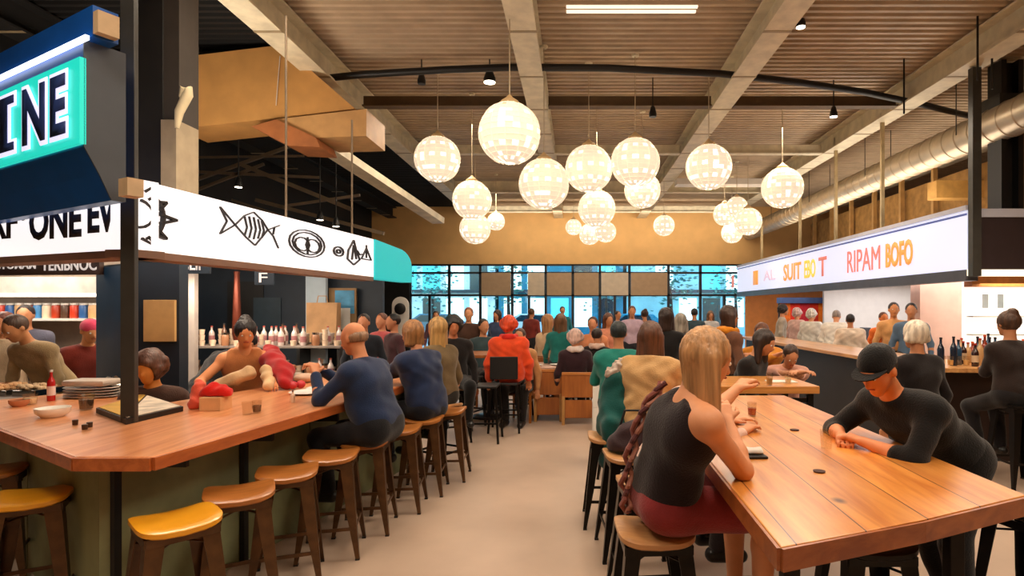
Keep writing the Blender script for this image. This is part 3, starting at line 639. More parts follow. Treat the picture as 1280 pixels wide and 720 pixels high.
# ---------------------------------------------------------------- left counter
CZ = .98
o1, o2 = Pz(95, 571, CZ), Pz(190, 571, CZ); o3 = Pz(440, 500, CZ); o4 = Vector((-1.42, 6.6, CZ)); oL = o1+(Pz(0, 535, CZ)-o1)*2.2
i4 = o4+Vector((-.95, 0, 0)); dl2 = (oL-o1).normalized(); nl2 = Vector((-dl2.y, dl2.x, 0)); nl2 = nl2 if nl2.y > 0 else -nl2
iL = oL+nl2*1.0; ic = Vector((-3.15, 4.25, CZ))
top = [oL, o1, o2, o3, o4, i4, ic, iL]
e = thing('bar_counter', 'L-shaped wooden counter with chamfered corner and olive panelled base at left', 'counter')
mb = MB(); mb.prism([(v.x, v.y) for v in top], CZ-.065, CZ, None, .006); mb.build('worktop', M_counter, e)
ft = [oL, o1, o2, o3, o4]; mb = MB()
for a, b in zip(ft[:-1], ft[1:]):
    d = (b-a).normalized(); n = Vector((d.y, -d.x, 0)); mb.hull([a+n*.001-Vector((0, 0, .066)), b+n*.001-Vector((0, 0, .066)), b+n*.018-Vector((0, 0, .066)), a+n*.018-Vector((0, 0, .066))], [a+n*.001-Vector((0, 0, .004)), b+n*.001-Vector((0, 0, .004)), b+n*.018-Vector((0, 0, .004)), a+n*.018-Vector((0, 0, .004))])
mb.build('edge_band', M_edge, e)
def inset(v, dx, dy): return Vector((v.x+dx, v.y+dy, 0))
pc = Vector((PX(140, 3.02), 3.02, 0)); p3 = Vector((o3.x-.33, o3.y, 0)); p4 = Vector((o4.x-.33, o4.y-.1, 0)); pl = Vector((oL.x+.05, oL.y+.30, 0))
def panel(a, b, nm, m, th=.05, z0=0, z1=CZ-.07, gap=.012):
    d = (b-a).normalized(); n = Vector((-d.y, d.x, 0)); n = n if n.y > 0 or n.x < 0 else -n
    a2, b2 = a+d*gap, b-d*gap; q = [a2, b2, b2+n*th, a2+n*th]; return MB().hull([v+Vector((0, 0, z0)) for v in q], [v+Vector((0, 0, z1)) for v in q]).build(nm, m, e)
segs = [pc+(p3-pc)*t for t in (0, .55, 1)]+[p4]
for a, b in zip(segs[:-1], segs[1:]): panel(a, b, 'base_panel', M_olive, gap=.006)
panel(pc, pc+(pl-pc)*.5, 'base_panel', M_olive); panel(pc+(pl-pc)*.5, pl, 'base_panel', M_olive)
MB().box(pc.x-.01, pc.x+.012, pc.y+.0, pc.y+.05, 0, CZ-.07).build('corner_gap', M_black, e)  # black strip standing in for the dark gap where the base panels meet
MB().hull([pc+(p3-pc)*.55+Vector((-.0, .0, 0)), pc+(p3-pc)*.55+Vector((.03, .0, 0)), pc+(p3-pc)*.55+Vector((.03, .05, 0)), pc+(p3-pc)*.55+Vector((0, .05, 0))], [pc+(p3-pc)*.55+Vector((-.0, .0, .91)), pc+(p3-pc)*.55+Vector((.03, .0, .91)), pc+(p3-pc)*.55+Vector((.03, .05, .91)), pc+(p3-pc)*.55+Vector((0, .05, .91))]).build('joint_post', M_black, e)
for t in (0.08, .5, .95):
    q = pc+(p3-pc)*t; MB().box(q.x-.0, q.x+.25, q.y+.04, q.y+.07, CZ-.16, CZ-.068).build('bracket', M_black, e)
# ---------------------------------------------------------------- stools
def sq(n, w, pw=4.6): return [(w*math.copysign(abs(math.cos(t))**(2/pw), math.cos(t)), w*math.copysign(abs(math.sin(t))**(2/pw), math.sin(t))) for t in [2*PI*i/n for i in range(n)]]
def make_stool(label, seatm, legm, h=.68, w=.175, flare=.205, dish=.022, group=None, legw=.066, legt=.024):
    e = thing('bar_stool', label, 'stool', (0, 0, 0), 0, group)
    mb = MB(); n = 32; rings = []
    bz = lambda x, y, z: z+dish*((x/w)**2)*1.0-.010*((y/w)**2)
    for f, z in ((.0, h-.002), (.35, h), (.7, h), (.94, h+.0), (1.0, h-.006), (1.0, h-.026), (.95, h-.034), (.5, h-.034), (0, h-.034)):
        rings.append([mb.bm.verts.new((x*f, y*f, bz(x*f, y*f, z))) for x, y in sq(n, w)] if f > 0 else [mb.bm.verts.new((0, 0, z))])
    for a, b in zip(rings[:-1], rings[1:]):
        for k in range(n):
            if len(a) == 1: mb.bm.faces.new((a[0], b[k], b[(k+1) % n]))
            elif len(b) == 1: mb.bm.faces.new((a[k], b[0], a[(k+1) % n]))
            else: mb.bm.faces.new((a[k], b[k], b[(k+1) % n], a[(k+1) % n]))
    mb.build('seat', seatm, e, True)
    mb = MB(); r = w*.84
    for s1 in (-1, 1): mb.box(-r, r, s1*r-.006, s1*r+.006, h-.07, h-.03); mb.box(s1*r-.006, s1*r+.006, -r, r, h-.07, h-.03)
    mb.build('seat_frame', legm, e)
    for sx in (-1, 1):
        for sy in (-1, 1):
            mb = MB(); T = Vector((sx*r, sy*r, h-.04)); B = Vector((sx*flare, sy*flare, 0))
            def rg(c, ww, t): return [c, c-Vector((sx*ww, 0, 0)), c-Vector((sx*ww, 0, 0))-Vector((0, sy*t, 0)), c-Vector((sx*t, sy*t, 0)), c-Vector((sx*t, sy*ww, 0)), c-Vector((0, sy*ww, 0))]
            mid = T.lerp(B, .55); L0, L1, L2 = rg(T, legw*1.15, .006), rg(mid, legw*.85, .006), rg(B, legt, .006)
            for X, Y in ((L0, L1), (L1, L2)):
                A = [mb.bm.verts.new(v) for v in X]; Bv = [mb.bm.verts.new(v) for v in Y]
                for k in range(6): mb.bm.faces.new((A[k], A[(k+1) % 6], Bv[(k+1) % 6], Bv[k]))
            mb.build('leg', legm, e)
            MB().box(B.x-.014*(sx+1), B.x+.014*(1-sx), B.y-.014*(sy+1), B.y+.014*(1-sy), 0, .012).build('foot_cap', M_black, e)
    mb = MB(); f = .68; q = r+(flare-r)*f; z = (h-.04)*(1-f)
    for s1 in (-1, 1): mb.bar((-q, s1*(q-.012), z), (q, s1*(q-.012), z), .008, .022); mb.bar((s1*(q-.012), -q, z), (s1*(q-.012), q, z), .008, .022)
    mb.build('footrest', legm, e)
    mb = MB(); q = r+(flare-r)*.12
    mb.tube([(-q+.02, -q+.02, h-.12), (0, 0, h-.10), (q-.02, q-.02, h-.12)], .006, 6).tube([(-q+.02, q-.02, h-.12), (0, 0, h-.10), (q-.02, -q+.02, h-.12)], .006, 6); mb.build('brace', legm, e)
    return e
G = 'stools along the left counter'
st = make_stool('yellow-seated bar stool in front of the left counter corner, directly below the chamfer', M_seatyel, M_bronze, group=G); st.location = (PX(220, 2.80), 2.80, 0); st.rotation_euler.z = math.radians(47)
s2 = make_stool('brown wooden-seated bar stool right of the yellow one, first in the brown row', M_seatwood, M_bronze, group=G); s2.location = (PX(297, 3.2), 3.22, 0); s2.rotation_euler.z = math.radians(30)
for px, Y, rz, lab in ((360, 3.62, 22, 'brown bar stool, second in the brown row, empty, left of the man in navy'), (415, 4.03, 14, 'brown bar stool, third in the brown row, right beside the man in navy'),
                       (458, 4.46, 8, 'brown bar stool under the man in the navy sweater'), (500, 4.92, 6, 'brown bar stool just beyond the man in navy'), (530, 5.36, 4, 'brown bar stool under the person in the dark blue jacket'), (560, 5.80, 2, 'brown bar stool at the far end of the left counter')):
    dup(s2, (PX(px, Y), Y, 0), math.radians(rz), lab)
dup(st, (PX(42, 3.16), 3.16, 0), math.radians(30), 'yellow-seated bar stool at the left leg of the counter, left of the corner'); 
dup(s2, (PX(-8, 3.66), 3.66, 0), math.radians(30), 'brown-seated bar stool cut off by the left picture edge')
# ---------------------------------------------------------------- right table
TZ = .98
A, B, C_, D = Pz(976, 684, TZ), Pz(1284, 619, TZ), Vector((1.72, 4.75, TZ)), Vector((.66, 4.75, TZ))
e = thing('communal_table', 'long honey-coloured plank table at right', 'table', (1.2, 2.0, 0), math.radians(-1.5))
MI = e.matrix_basis.inverted() if False else (Matrix.Translation((1.2, 2.0, 0)) @ Matrix.Rotation(math.radians(-1.5), 4, 'Z')).inverted()
q = [MI @ v for v in (A, B, C_, D)]
mid = (q[0]+q[1])/2+Vector((.0, -.02, 0))
MB().prism([(v.x, v.y) for v in (q[0], mid, q[1], q[2], q[3])], TZ-.07, TZ, None, .005).build('tabletop', M_table, e)
mb = MB()
ed = [q[0], mid, q[1]]
for a, b in zip(ed[:-1], ed[1:]):
    d = (b-a).normalized(); n = Vector((d.y, -d.x, 0)); mb.hull([a+n*.001-uz*.072, b+n*.001-uz*.072, b+n*.012-uz*.072, a+n*.012-uz*.072], [a+n*.001-uz*.003, b+n*.001-uz*.003, b+n*.012-uz*.003, a+n*.012-uz*.003])
a, b = q[3], q[0]; n = Vector((-1, 0, 0)); mb.hull([a+n*.001-uz*.072, b+n*.001-uz*.072, b+n*.012-uz*.072, a+n*.012-uz*.072], [a+n*.001-uz*.003, b+n*.001-uz*.003, b+n*.012-uz*.003, a+n*.012-uz*.003])
mb.build('edge_band', wood('table_edge', '84401a', 'a85e2a', rough=.35, axis=0), e)
for f in (.1, .9):
    c = q[0].lerp(q[3], f); c2 = q[1].lerp(q[2], f)
    for s0 in (c.lerp(c2, .14), c.lerp(c2, .86)):
        MB().box(s0.x-.03, s0.x+.03, s0.y-.03, s0.y+.03, 0, TZ-.07, .004).build('leg', M_blackmetal, e)
    MB().bar(c.lerp(c2, .14)*1-uz*(TZ-.25), c.lerp(c2, .86)-uz*(TZ-.25), .04, .04).build('crossbar', M_blackmetal, e)
# stools round it
G2 = 'black metal stools around the long table'; M_tanseat = wood('tan_seat', 'a87448', 'c8945e', rough=.4, axis=0)
t1 = make_stool('black metal stool with tan seat under the blond woman', M_tanseat, M_blackmetal, group=G2, flare=.215, legw=.06); t1.location = (.36, 2.68, 0); t1.rotation_euler.z = .05
dup(t1, (.37, 4.05, 0), .1, 'black metal stool with tan seat holding the dark handbag'); dup(t1, (.27, 4.62, 0), 0, 'black metal stool with the teal coat draped over it, left end of its row')
dup(t1, (.42, 3.38, 0), .1, 'black metal stool under the person in white blouse behind the blond woman')
t2 = make_stool('black stool pushed under the near end of the long table', M_blackmetal, M_blackmetal, group=G2, flare=.2, h=.66); t2.location = (PX(1085, 2.6), 2.62, 0)
dup(t2, (PX(1262, 2.95)+.12, 2.95, 0), .3, 'black metal stool behind the man in the black cap, at the right picture edge')
# second table
e = thing('table', 'smaller wooden table with black steel legs beyond the long one', 'table')
a, b = PX(885, 5.45), PX(1022, 5.35)
MB().box(a, b, 5.3, 6.1, .91, .98, .006).build('tabletop', wood('table2_wood', 'b87430', 'e09a50', rough=.3, axis=0), e)
for x in (a+.06, b-.06):
    for y in (5.38, 6.02): MB().box(x-.025, x+.025, y-.025, y+.025, 0, .91).build('leg', M_blackmetal, e)
MB().box(a+.06, b-.06, 5.37, 5.40, .82, .86).build('apron', M_blackmetal, e)
# ---------------------------------------------------------------- middle tables, chairs
def wood_chair(label, px0, px1, Y, ztop, group='wooden panel-back chairs'):
    x0, x1 = PX(px0, Y), PX(px1, Y); e = thing('wooden_chair', label, 'chair', ((x0+x1)/2, Y, 0), 0, group); w = (x1-x0)/2
    MB().box(-w, w, 0, .03, .40, ztop, .01).build('backrest', M_chairwood, e)
    MB().box(-w+.02, w-.02, .03, .48, .40, .45, .01).build('seat', M_chairwood, e)
    MB().box(-w+.03, w-.03, .03, .045, .10, .36).build('lower_panel', M_chairwood, e)
    for sx in (-w+.025, w-.025):
        for y in (.02, .46): MB().box(sx-.022, sx+.022, y-.022, y+.022, 0, .42, .004).build('leg', mat('chair_leg', 'b08048', rough=.4) if y < .1 else M_chairwood, e)
    MB().box(-w, w, -.012, .045, ztop-.035, ztop+.005, .006).build('top_rail', wood('rail', 'b06c30', 'c07a3a', axis=0), e)
    return e
wood_chair('wooden panel-back chair facing away, right of its twin', 702, 745, 8.35, .76)
w2 = wood_chair('wooden panel-back chair left of its twin, beside the pale table', 667, 703, 8.6, .78); 
e = thing('white_chair', 'white moulded chair with tall back, beside the wooden chairs', 'chair', (PX(757, 7.6), 7.6, 0))
MB().box(-.17, .17, 0, .03, .38, .72, .01).build('backrest', M_white, e); MB().box(-.17, .17, .03, .42, .40, .44, .01).build('seat', M_white, e)
MB().box(-.17, -.0, .0, .03, .0, .38, .004).build('side_panel', M_white, e)
for sx in (-.15, .15):
    for y in (.02, .40): MB().box(sx-.015, sx+.015, y-.015, y+.015, 0, .40).build('leg', M_white, e)
e = thing('dining_table', 'pale pink topped dining table in the middle of the hall', 'table', (PX(685, 9.4), 9.4, 0))
MB().box(-1.0, .8, -.4, .5, .73, .77, .008).build('tabletop', mat('pink_top', 'cfa898', rough=.4, var=.1), e)
for sx in (-.85, .65):
    for y in (-.3, .4): MB().box(sx-.02, sx+.02, y-.02, y+.02, 0, .73).build('leg', M_blackmetal, e)
def high_chair(label, px, Y, rz, back=True, h=.72):
    e = thing('high_chair', label, 'chair', (PX(px, Y), Y, 0), rz, 'black high chairs in the middle of the hall')
    MB().box(-.19, .19, -.19, .19, h-.03, h, .01).build('seat', M_black, e)
    if back: MB().box(-.19, .19, .17, .20, h+.05, h+.36, .01).build('backrest', M_black, e)
    for sx in (-1, 1):
        for sy in (-1, 1): MB().bar((sx*.17, sy*.17, h-.02), (sx*.21, sy*.21, 0), .028, .028).build('leg', M_blackmetal, e)
    mb = MB()
    for s1 in (-1, 1): mb.bar((-.19, s1*.19, .25), (.19, s1*.19, .25), .02, .02).bar((s1*.19, -.19, .25), (s1*.19, .19, .25), .02, .02)
    mb.build('footrest', M_blackmetal, e); return e
high_chair('black high chair under the person in red-orange', 632, 8.0, PI, True, .68); high_chair('black high chair left of the red-orange person', 605, 7.4, PI/2, False); high_chair('black high chair beside the dark-haired person in black', 582, 8.2, PI*.9); high_chair('black high chair at the pale table, left side', 648, 8.9, -PI/2, True, .6)
e = thing('high_table', 'dark high table between the black high chairs', 'table', (PX(612, 9.0), 9.0, 0))
MB().box(-.5, .5, -.4, .4, .95, 1.0, .008).build('tabletop', M_chairwood, e); MB().tube([(0, 0, .03), (0, 0, .95)], .04).build('pedestal', M_blackmetal, e); MB().lathe([(.28, 0), (.28, .02), (.05, .05)], (0, 0, 0)).build('base', M_blackmetal, e)
# ---------------------------------------------------------------- small things: one of each kind, then copies
def bottle(h, r, col, label, group, lab=None, capc='202020', clear=False, loc=(0, 0, 0)):
    e = thing('bottle', label, 'bottle', loc, 0, group)
    m = mat('bottle_'+col, col, rough=.12, var=.03, coat=.5)
    MB().lathe([(.001, 0), (r*.95, 0), (r, .01), (r, h*.58), (r*.85, h*.66), (r*.38, h*.78), (r*.34, h*.93), (r*.36, h*.94)], n=14).build('bottle_body', m, e, True)
    MB().lathe([(r*.42, h*.93), (r*.42, h), (.001, h)], n=10).build('cap', mat('cap_'+capc, capc, rough=.4, var=0), e)
    if lab: MB().lathe([(r*1.02, h*.18), (r*1.02, h*.48)], n=14, cap=False).build('paper_label', mat('label_'+lab, lab, rough=.7, var=.1), e)
    return e
def tumbler(h, r, label, group, loc, drink=None):
    e = thing('drinking_glass', label, 'glass', loc, 0, group)
    MB().lathe([(.001, 0), (r*.8, 0), (r, h), (r*.93, h), (r*.75, .008), (.001, .008)], n=18, cap=False).build('glass_wall', glass('cup_glass', 'fcf9f4', .10, .06), e, True)
    if drink: MB().lathe([(.001, .009), (r*.74, .009), (r*.86, h*.6), (.001, h*.6)], n=16, cap=False).build('drink', mat('drink_'+drink, drink, rough=.2), e, True)
    return e
def plate(r, label, group, loc, col='e8e4dc', h=.018):
    o = MB().lathe([(.001, 0), (r*.6, 0), (r, h), (r*.97, h+.003), (r*.6, .005), (.001, .005)], n=24, cap=False).build('plate', mat('china_'+col, col, rough=.25, var=.03), None, True); o.location = loc; return tag(o, label, 'plate', group)
def bowl(r, h, label, loc, col='efece6', group=None):
    o = MB().lathe([(.001, 0), (r*.62, 0), (r*.95, h*.5), (r, h), (r*.94, h), (r*.85, h*.5), (r*.5, .012), (.001, .012)], n=24, cap=False).build('bowl', mat('china_'+col, col, rough=.25, var=.03), None, True); o.location = loc; return tag(o, label, 'bowl', group)
# on the left counter
e = thing('serving_tray', 'black-rimmed tray with paper sheets beneath the steel post', 'tray')
tp_ = [Pz(x, y, CZ+.035) for x, y in ((120, 510), (158, 524), (229, 508), (178, 492))]; tb = [Vector((v.x, v.y, CZ+.001)) for v in tp_]
MB().hull(tb, tp_).build('tray_base', M_black, e)
cen = sum(tp_, Vector())/4; ins = [v.lerp(cen, .07)+uz*.001 for v in tp_]; m1, m2 = ins[0].lerp(ins[1], .55), ins[3].lerp(ins[2], .0)
MB().hull([ins[0], ins[0].lerp(ins[1], .9), ins[3].lerp(ins[2], .10), ins[3]], [v+uz*.004 for v in (ins[0], ins[0].lerp(ins[1], .9), ins[3].lerp(ins[2], .10), ins[3])]).build('yellow_sheet', mat('yellow_paper', 'c89a3c', rough=.7), e)
q2 = [ins[0].lerp(ins[1], .95), ins[1], ins[2], ins[3].lerp(ins[2], .15)]; MB().hull(q2, [v+uz*.005 for v in q2]).build('white_sheet', mat('white_paper', 'd8c8b4', rough=.7, var=.25, scale=9), e)
p = Pz(66, 521, CZ); bowl(.095, .062, 'white bowl on the left counter near the red bottle', (p.x, p.y, CZ), 'f4f0e8')
p = Pz(64, 501, CZ); bt = bottle(.24, .026, 'b01c1c', 'red sauce bottle standing behind the white bowl on the left counter', None, 'e8d0c8', 'd8d0c8'); bt.location = (p.x, p.y, CZ)
p = Pz(108, 512, CZ); tumbler(.12, .05, 'dark filled glass on the left counter beside the black-rimmed tray', None, (p.x, p.y, CZ), '4a3c34')
p = Pz(24, 508, CZ); bowl(.06, .05, 'small amber bowl at the far left of the counter', (p.x, p.y, CZ), 'b87a58')
p = Pz(38, 506, CZ); tumbler(.085, .045, 'small pale glass between amber bowl and white bowl', None, (p.x, p.y, CZ), 'd8c8a8')
p = Pz(96, 499, CZ)
pg = 'stacked oblong platters'
for k in range(4):
    o = MB().lathe([(.001, 0), (.13, 0), (.17, .014), (.165, .018), (.13, .006), (.001, .006)], n=24, cap=False).build('platter', mat('grey_china', 'b4a698', rough=.4, var=.1), None, True); o.location = (p.x+.02, p.y+.12, CZ+k*.022); tag(o, 'grey oblong platter stacked on the left counter behind the dark glass, %s' % ['lowest of four', 'second from the bottom', 'third from the bottom', 'topmost of four'][k], 'platter', pg); o.scale = (1.25, .8, 1)
o = MB().box(-.17, .17, -.10, .10, 0, .05, .02).build('serving_cloche', mat('lid_grey', 'b8a898', rough=.45, var=.1), None, True); o.location = (p.x+.02, p.y+.12, CZ+.094); tag(o, 'rounded grey lid lying on the platter stack', 'lid')
p = Pz(133, 494, CZ); mb = MB(); rr = random.Random(2)
mb.ball((0, 0, .07), .09, (1.0, .8, .8), 18, 12)
for v in mb.bm.verts: v.co += Vector((rr.gauss(0, .008), rr.gauss(0, .008), rr.gauss(0, .008)))
o = mb.build('foil_wrap', M_chrome); o.location = (p.x, p.y+.05, CZ); tag(o, 'crumpled silver foil bundle beside the post', 'foil')
for k, (x, y) in enumerate(((94, 531), (106, 537), (112, 534))):
    p = Pz(x, y, CZ); o = MB().lathe([(.001, 0), (.014, 0), (.016, .03), (.012, .032), (.001, .032)], n=12).build('sauce_cup', mat('sauce_dark', '3a2418', rough=.3)); o.location = p; tag(o, 'tiny dark sauce pot in front of the tray, %s' % ['leftmost of three', 'middle of three', 'right one of three'][k], 'sauce pot', 'sauce pots')
# takeaway box + cloths
e = thing('takeaway_box', 'pale cardboard box on the left counter under the red cloth', 'box'); p = Pz(262, 514, CZ); bx, by = p.x, p.y
MB().box(bx-.075, bx+.075, by, by+.14, CZ, CZ+.095, .003).build('carton', mat('carton', 'd8a878', rough=.7), e)
mb = Field([('c', (bx-.06, by+.07, CZ+.115), (bx+.07, by+.07, CZ+.115), .045, .045, .03), ('c', (bx-.03, by+.08, CZ+.15), (bx+.03, by+.08, CZ+.15), .04, .03, .03)], .008); mb.ripple(.006, 60); mb.halfspace((0, 0, CZ+.097), (0, 0, -1))
o = mb.build('red_cloth', fabric('d01c12'), None); tag(o, 'bright red cloth heaped on the cardboard box', 'cloth')
p = Pz(240, 512, CZ); fd = Field([('c', (p.x, p.y+.05, CZ+.04), (p.x, p.y+.08, CZ+.16), .055, .04, .03)], .008); fd.ripple(.006, 60, 1); fd.halfspace((0, 0, CZ+.001), (0, 0, -1)); tag(fd.build('napkin', fabric('d85a44'), None), 'salmon red folded napkin left of the cardboard box', 'napkin')
GL = 'clear tumblers on the left counter'
p = Pz(309, 518, CZ); tumbler(.085, .035, 'clear tumbler on the left counter, left of a pair', GL, (p.x, p.y, CZ)); p = Pz(321, 516, CZ); tumbler(.085, .033, 'clear tumbler with dark drink, right of a pair on the left counter', GL, (p.x, p.y, CZ), '5a3a28')
p = Pz(366, 503, CZ); bt = bottle(.09, .018, 'e0c8b0', 'tiny pale bottle near the white plates on the left counter', None); bt.location = (p.x, p.y, CZ)
for k, (x, y, r) in enumerate(((385, 492, .15), (402, 487, .13))):
    p = Pz(x, y, CZ); plate(r, ['white plate on the left counter before the man in navy', 'smaller white plate at the hands of the man in navy'][k], None, (p.x, p.y+.0, CZ+k*.0))
for k, (x, y) in enumerate(((366, 487), (376, 486))):
    p = Pz(x, y, CZ); o = MB().ball((0, 0, .04), .04, (1, 1, .9)).build('tomato', mat('tomato', 'c03038', rough=.3), None, True); o.location = p; tag(o, 'red tomato beside the plates on the left counter, %s' % ['left', 'right'][k]+' one', 'tomato', 'tomatoes')
for k, (x0, x1, y, c, nm, lab) in enumerate(((382, 404, 478, 'c8a890', 'bread_roll', 'pale bread roll on the board before the man in navy'),)):
    p = Pz(x0, y, CZ); o = MB().ball((0, 0, .045), .09, (1.3, .8, .5)).build(nm, mat(nm, c, rough=.7, var=.1), None, True); o.location = p; tag(o, lab, 'bread')
# on the long table
p = Pz(934, 571, TZ); e = thing('napkin_pad', 'white folded napkin on a dark slim case before the blond woman', 'napkin', (p.x, p.y, TZ), .06)
MB().box(-.085, .085, -.05, .055, 0, .012, .003).build('dark_case', M_black, e); fd = Field([('c', (-.065, .0, .022), (.07, .01, .022), .018, .018, .01), ('c', (-.065, .03, .022), (.07, .03, .022), .016, .016, .01)], .006); fd.ripple(.003, 70); fd.halfspace((0, 0, .0125), (0, 0, -1)); fd.build('napkin', M_white, e)
for k, (x, y) in enumerate(((1024, 590), (993, 538))):
    p = Pz(x, y, TZ); o = MB().lathe([(.001, 0), (.02, 0), (.022, .006), (.001, .008)], n=16).build('coaster', mat('dark_cork', '42201a', rough=.7)); o.location = p; o.scale = (1.2, 1.2, 1); tag(o, ['small dark disc on the long table near its front', 'small dark disc on the long table, farther one'][k], 'coaster')
for k, (x, y, h, c, lab) in enumerate(((1033, 562, .10, 'e8c8a0', 'clear glass by the capped man hands'), (940, 520, .09, 'a04030', 'small dark red glass behind the napkin'), (962, 482, .12, 'd8a060', 'amber glass on the second table left end'), (985, 480, .10, 'f0e0c0', 'clear glass on the second table'))):
    p = Pz(x, y, TZ); tumbler(h, .032, lab, 'tumblers on the right tables', (p.x, p.y, TZ), c if k else None)
p = Pz(1010, 484, TZ)
o = MB().box(-.15, .12, -.08, .08, 0, .012, .003).build('paper_sheet', M_white); o.location = (p.x-.1, 5.6, TZ); tag(o, 'white paper sheet on the second table', 'paper')
# ---------------------------------------------------------------- right stall
RX, RY0, RY1 = 5.6, 8.25, 20.0; RZB, RZT = 2.25, 3.10
e = thing('stall_sign', 'pale blue-white backlit fascia with orange lettering over the right bar', 'sign')
MB().box(RX, RX+.16, RY0, RY1, RZB, RZT).build('sign_panel', glow('sign_pale', 'dfe3fa', .72), e)
MB().box(RX-.03, RX+.17, RY0-.02, RY1, RZT, RZT+.07).build('top_edge', mat('edge_pale', 'c8ccdc', rough=.4, var=.03), e)
MB().box(RX-.006, RX, RY0, RY1, RZT-.07, RZT-.04).build('blue_line', mat('line_blue', '5068c0', rough=.4, var=0), e)
MB().box(RX-.02, RX+.16, RY0, RY1, RZB-.16, RZB).build('lower_trim', mat('trim_grey', '4a4a52', rough=.4, var=.1), e)
MB().box(RX+.16, RX+3.6, RY0, RY0+.12, RZB-.0, RZT-.1).build('side_panel', mat('dark_brown_panel', '33282a', rough=.5, var=.08), e)
MB().box(RX+.16, RX+3.6, RY0-.02, RY0+.13, RZT-.1, RZT+.02).build('side_edge', mat('edge_pale', 'c8ccdc'), e)
MB().box(RX+.0, RX+3.6, RY0-.02, RY0+.13, RZB-.09, RZB).build('side_light', glow('warm_strip', 'fff0d0', 1.3), e)
aR, dR2, nR2 = Vector((RX, RY0, 0)), Vector((0, 1, 0)), Vector((-1, 0, 0))
def lr(t, a, b, z0, z1, m, bold=.02): letters(t, a, b, z0, z1, m, 'lettering', aR, dR2, nR2, e, bold, .01)
Lo, Ly, Lr = glow('let_orange', 'f0a050', .75), glow('let_yellow', 'f0c850', .8), glow('let_red', 'e08070', .7)
lr('RIPAM', 1060, 1101, 2.42, 2.86, Lr, .0); lr('BOFO', 1108, 1142, 2.42, 2.86, Lo, .035); lr('SUIT', 980, 1002, 2.42, 2.86, Lo); lr('EBO', 1006, 1020, 2.42, 2.86, Ly); lr('T', 1024, 1034, 2.42, 2.86, Lr); lr('I', 942, 948, 2.42, 2.86, Lo, .06); lr('I', 915, 918, 2.42, 2.86, Lr, .06); lr('AL', 955, 970, 2.50, 2.8, glow('let_faint', 'e8c8d4', .7))
tag(MB().box(PX(1213, 8.2)-.02, PX(1222, 8.2), 8.12, 8.22, 2.15, 5.1).build('sign_post', mat('post_steel', '43423e')), 'dark steel post rising at the near corner of the right sign', 'post')
e = thing('steel_column', 'black steel column behind the right sign corner', 'column')
X0 = PX(1246, 8.9); MB().box(X0, X0+.08, 8.8, 9.1, 3.12, 5.5).box(X0+.26, X0+.34, 8.8, 9.1, 3.12, 5.5).build('flange', M_black, e); MB().box(X0+.08, X0+.26, 8.93, 8.97, 3.12, 5.5).build('web', mat('col_dark', '1a1714'), e); MB().box(X0-.1, X0+.45, 8.7, 9.2, 4.75, 4.95).build('collar', M_steel, e)
for k, (x, Y) in enumerate(((1222, 7.6), (1240, 7.9), (1130, 8.9))): tag(MB().tube([(PX(x, Y), Y, 4.7), (PX(x, Y), Y, 5.55)], .014, 8).build('threaded_rod', M_black), ['black hanging rod left of the right column top', 'black hanging rod at the right column top', 'black hanging rod above the middle of the round duct'][k], 'rod')
# partition and studs above the right stall
e = thing('stud_partition', 'unfinished tan partition of studs above the right sign', 'partition')
mb = MB(); 
for k in range(9): mb.box(8.0, 8.1, 9.0+k*1.3, 9.08+k*1.3, 3.1, 5.5)
mb.box(8.0, 8.1, 9, 20.0, 3.1, 3.2).build('stud', mat('stud_tan', 'b48a50', rough=.7), e)
MB().box(8.15, 8.2, 10.0, 20, 3.1, 4.6).build('board', mat('board_tan', '9c7238', rough=.8, var=.2), e)
MB().box(7.2, 8.6, 11.5, 11.8, 3.9, 4.25).build('tan_beam', mat('beam_tan', 'c89850', rough=.6), e)
for k, (x, Y, a, b) in enumerate(((1023, 12.5, 3.1, 5.4), (1070, 10.6, 3.1, 5.3), (960, 17.5, 3.15, 4.2), (995, 14.5, 3.1, 5.0))):
    tag(MB().box(5.62, 5.68, Y, Y+.05, a, b).build('hanger_strut', mat('strut_cream', 'b8a47c', rough=.5)), ['cream strut holding the right sign, second from the post', 'cream strut holding the right sign nearest the post', 'cream strut at the far end of the right sign', 'cream strut holding the right sign, third from the post'][k], 'strut', 'struts of the right sign')
# counter
BZ = 1.05
c1, c2, c3, c4 = Pz(1166, 460, BZ), Pz(1440, 462, BZ), Vector((3.75, 13.2, BZ)), Vector((4.55, 13.2, BZ))
c2b = Vector((c2.x, c2.y+.9, BZ)); cin = Vector((c1.x+.85, c1.y+.9, BZ))
e = thing('bar_counter', 'dark-fronted bar with pale wooden top below the right sign', 'counter')
MB().prism([(v.x, v.y) for v in (c1, c2, c2b, cin, c4, c3)], BZ-.05, BZ, None, .005).build('worktop', wood('bar_wood', 'b87c48', 'e0a868', rough=.3, axis=1), e)
MB().box(c1.x+.12, c2.x, c1.y+.15, c1.y+.7, 0, BZ-.05).build('end_base', mat('dark_wood', '2a1812', rough=.5, var=.2), e)
MB().box(c1.x+.02, c1.x+.12, c1.y+.12, c1.y+.7, 0, BZ-.05).build('corner_panel', mat('corner_pinkish', 'a08474', rough=.5), e)
MB().hull([(c1.x+.12, c1.y+.7, 0), (c1.x+.6, c1.y+.7, 0), (4.45, 13.1, 0), (3.87, 13.1, 0)], [(c1.x+.12, c1.y+.7, 1), (c1.x+.6, c1.y+.7, 1), (4.45, 13.1, 1), (3.87, 13.1, 1)]).build('front_base', mat('bar_black', '1e1c1c', rough=.5, var=.3, scale=2), e)
st = make_stool('dark backless bar stool before the right bar, under the seated customer', M_blackmetal, M_blackmetal, h=.78, group='stools at the right bar'); st.location = (PX(1268, 5.6), 5.55, 0)
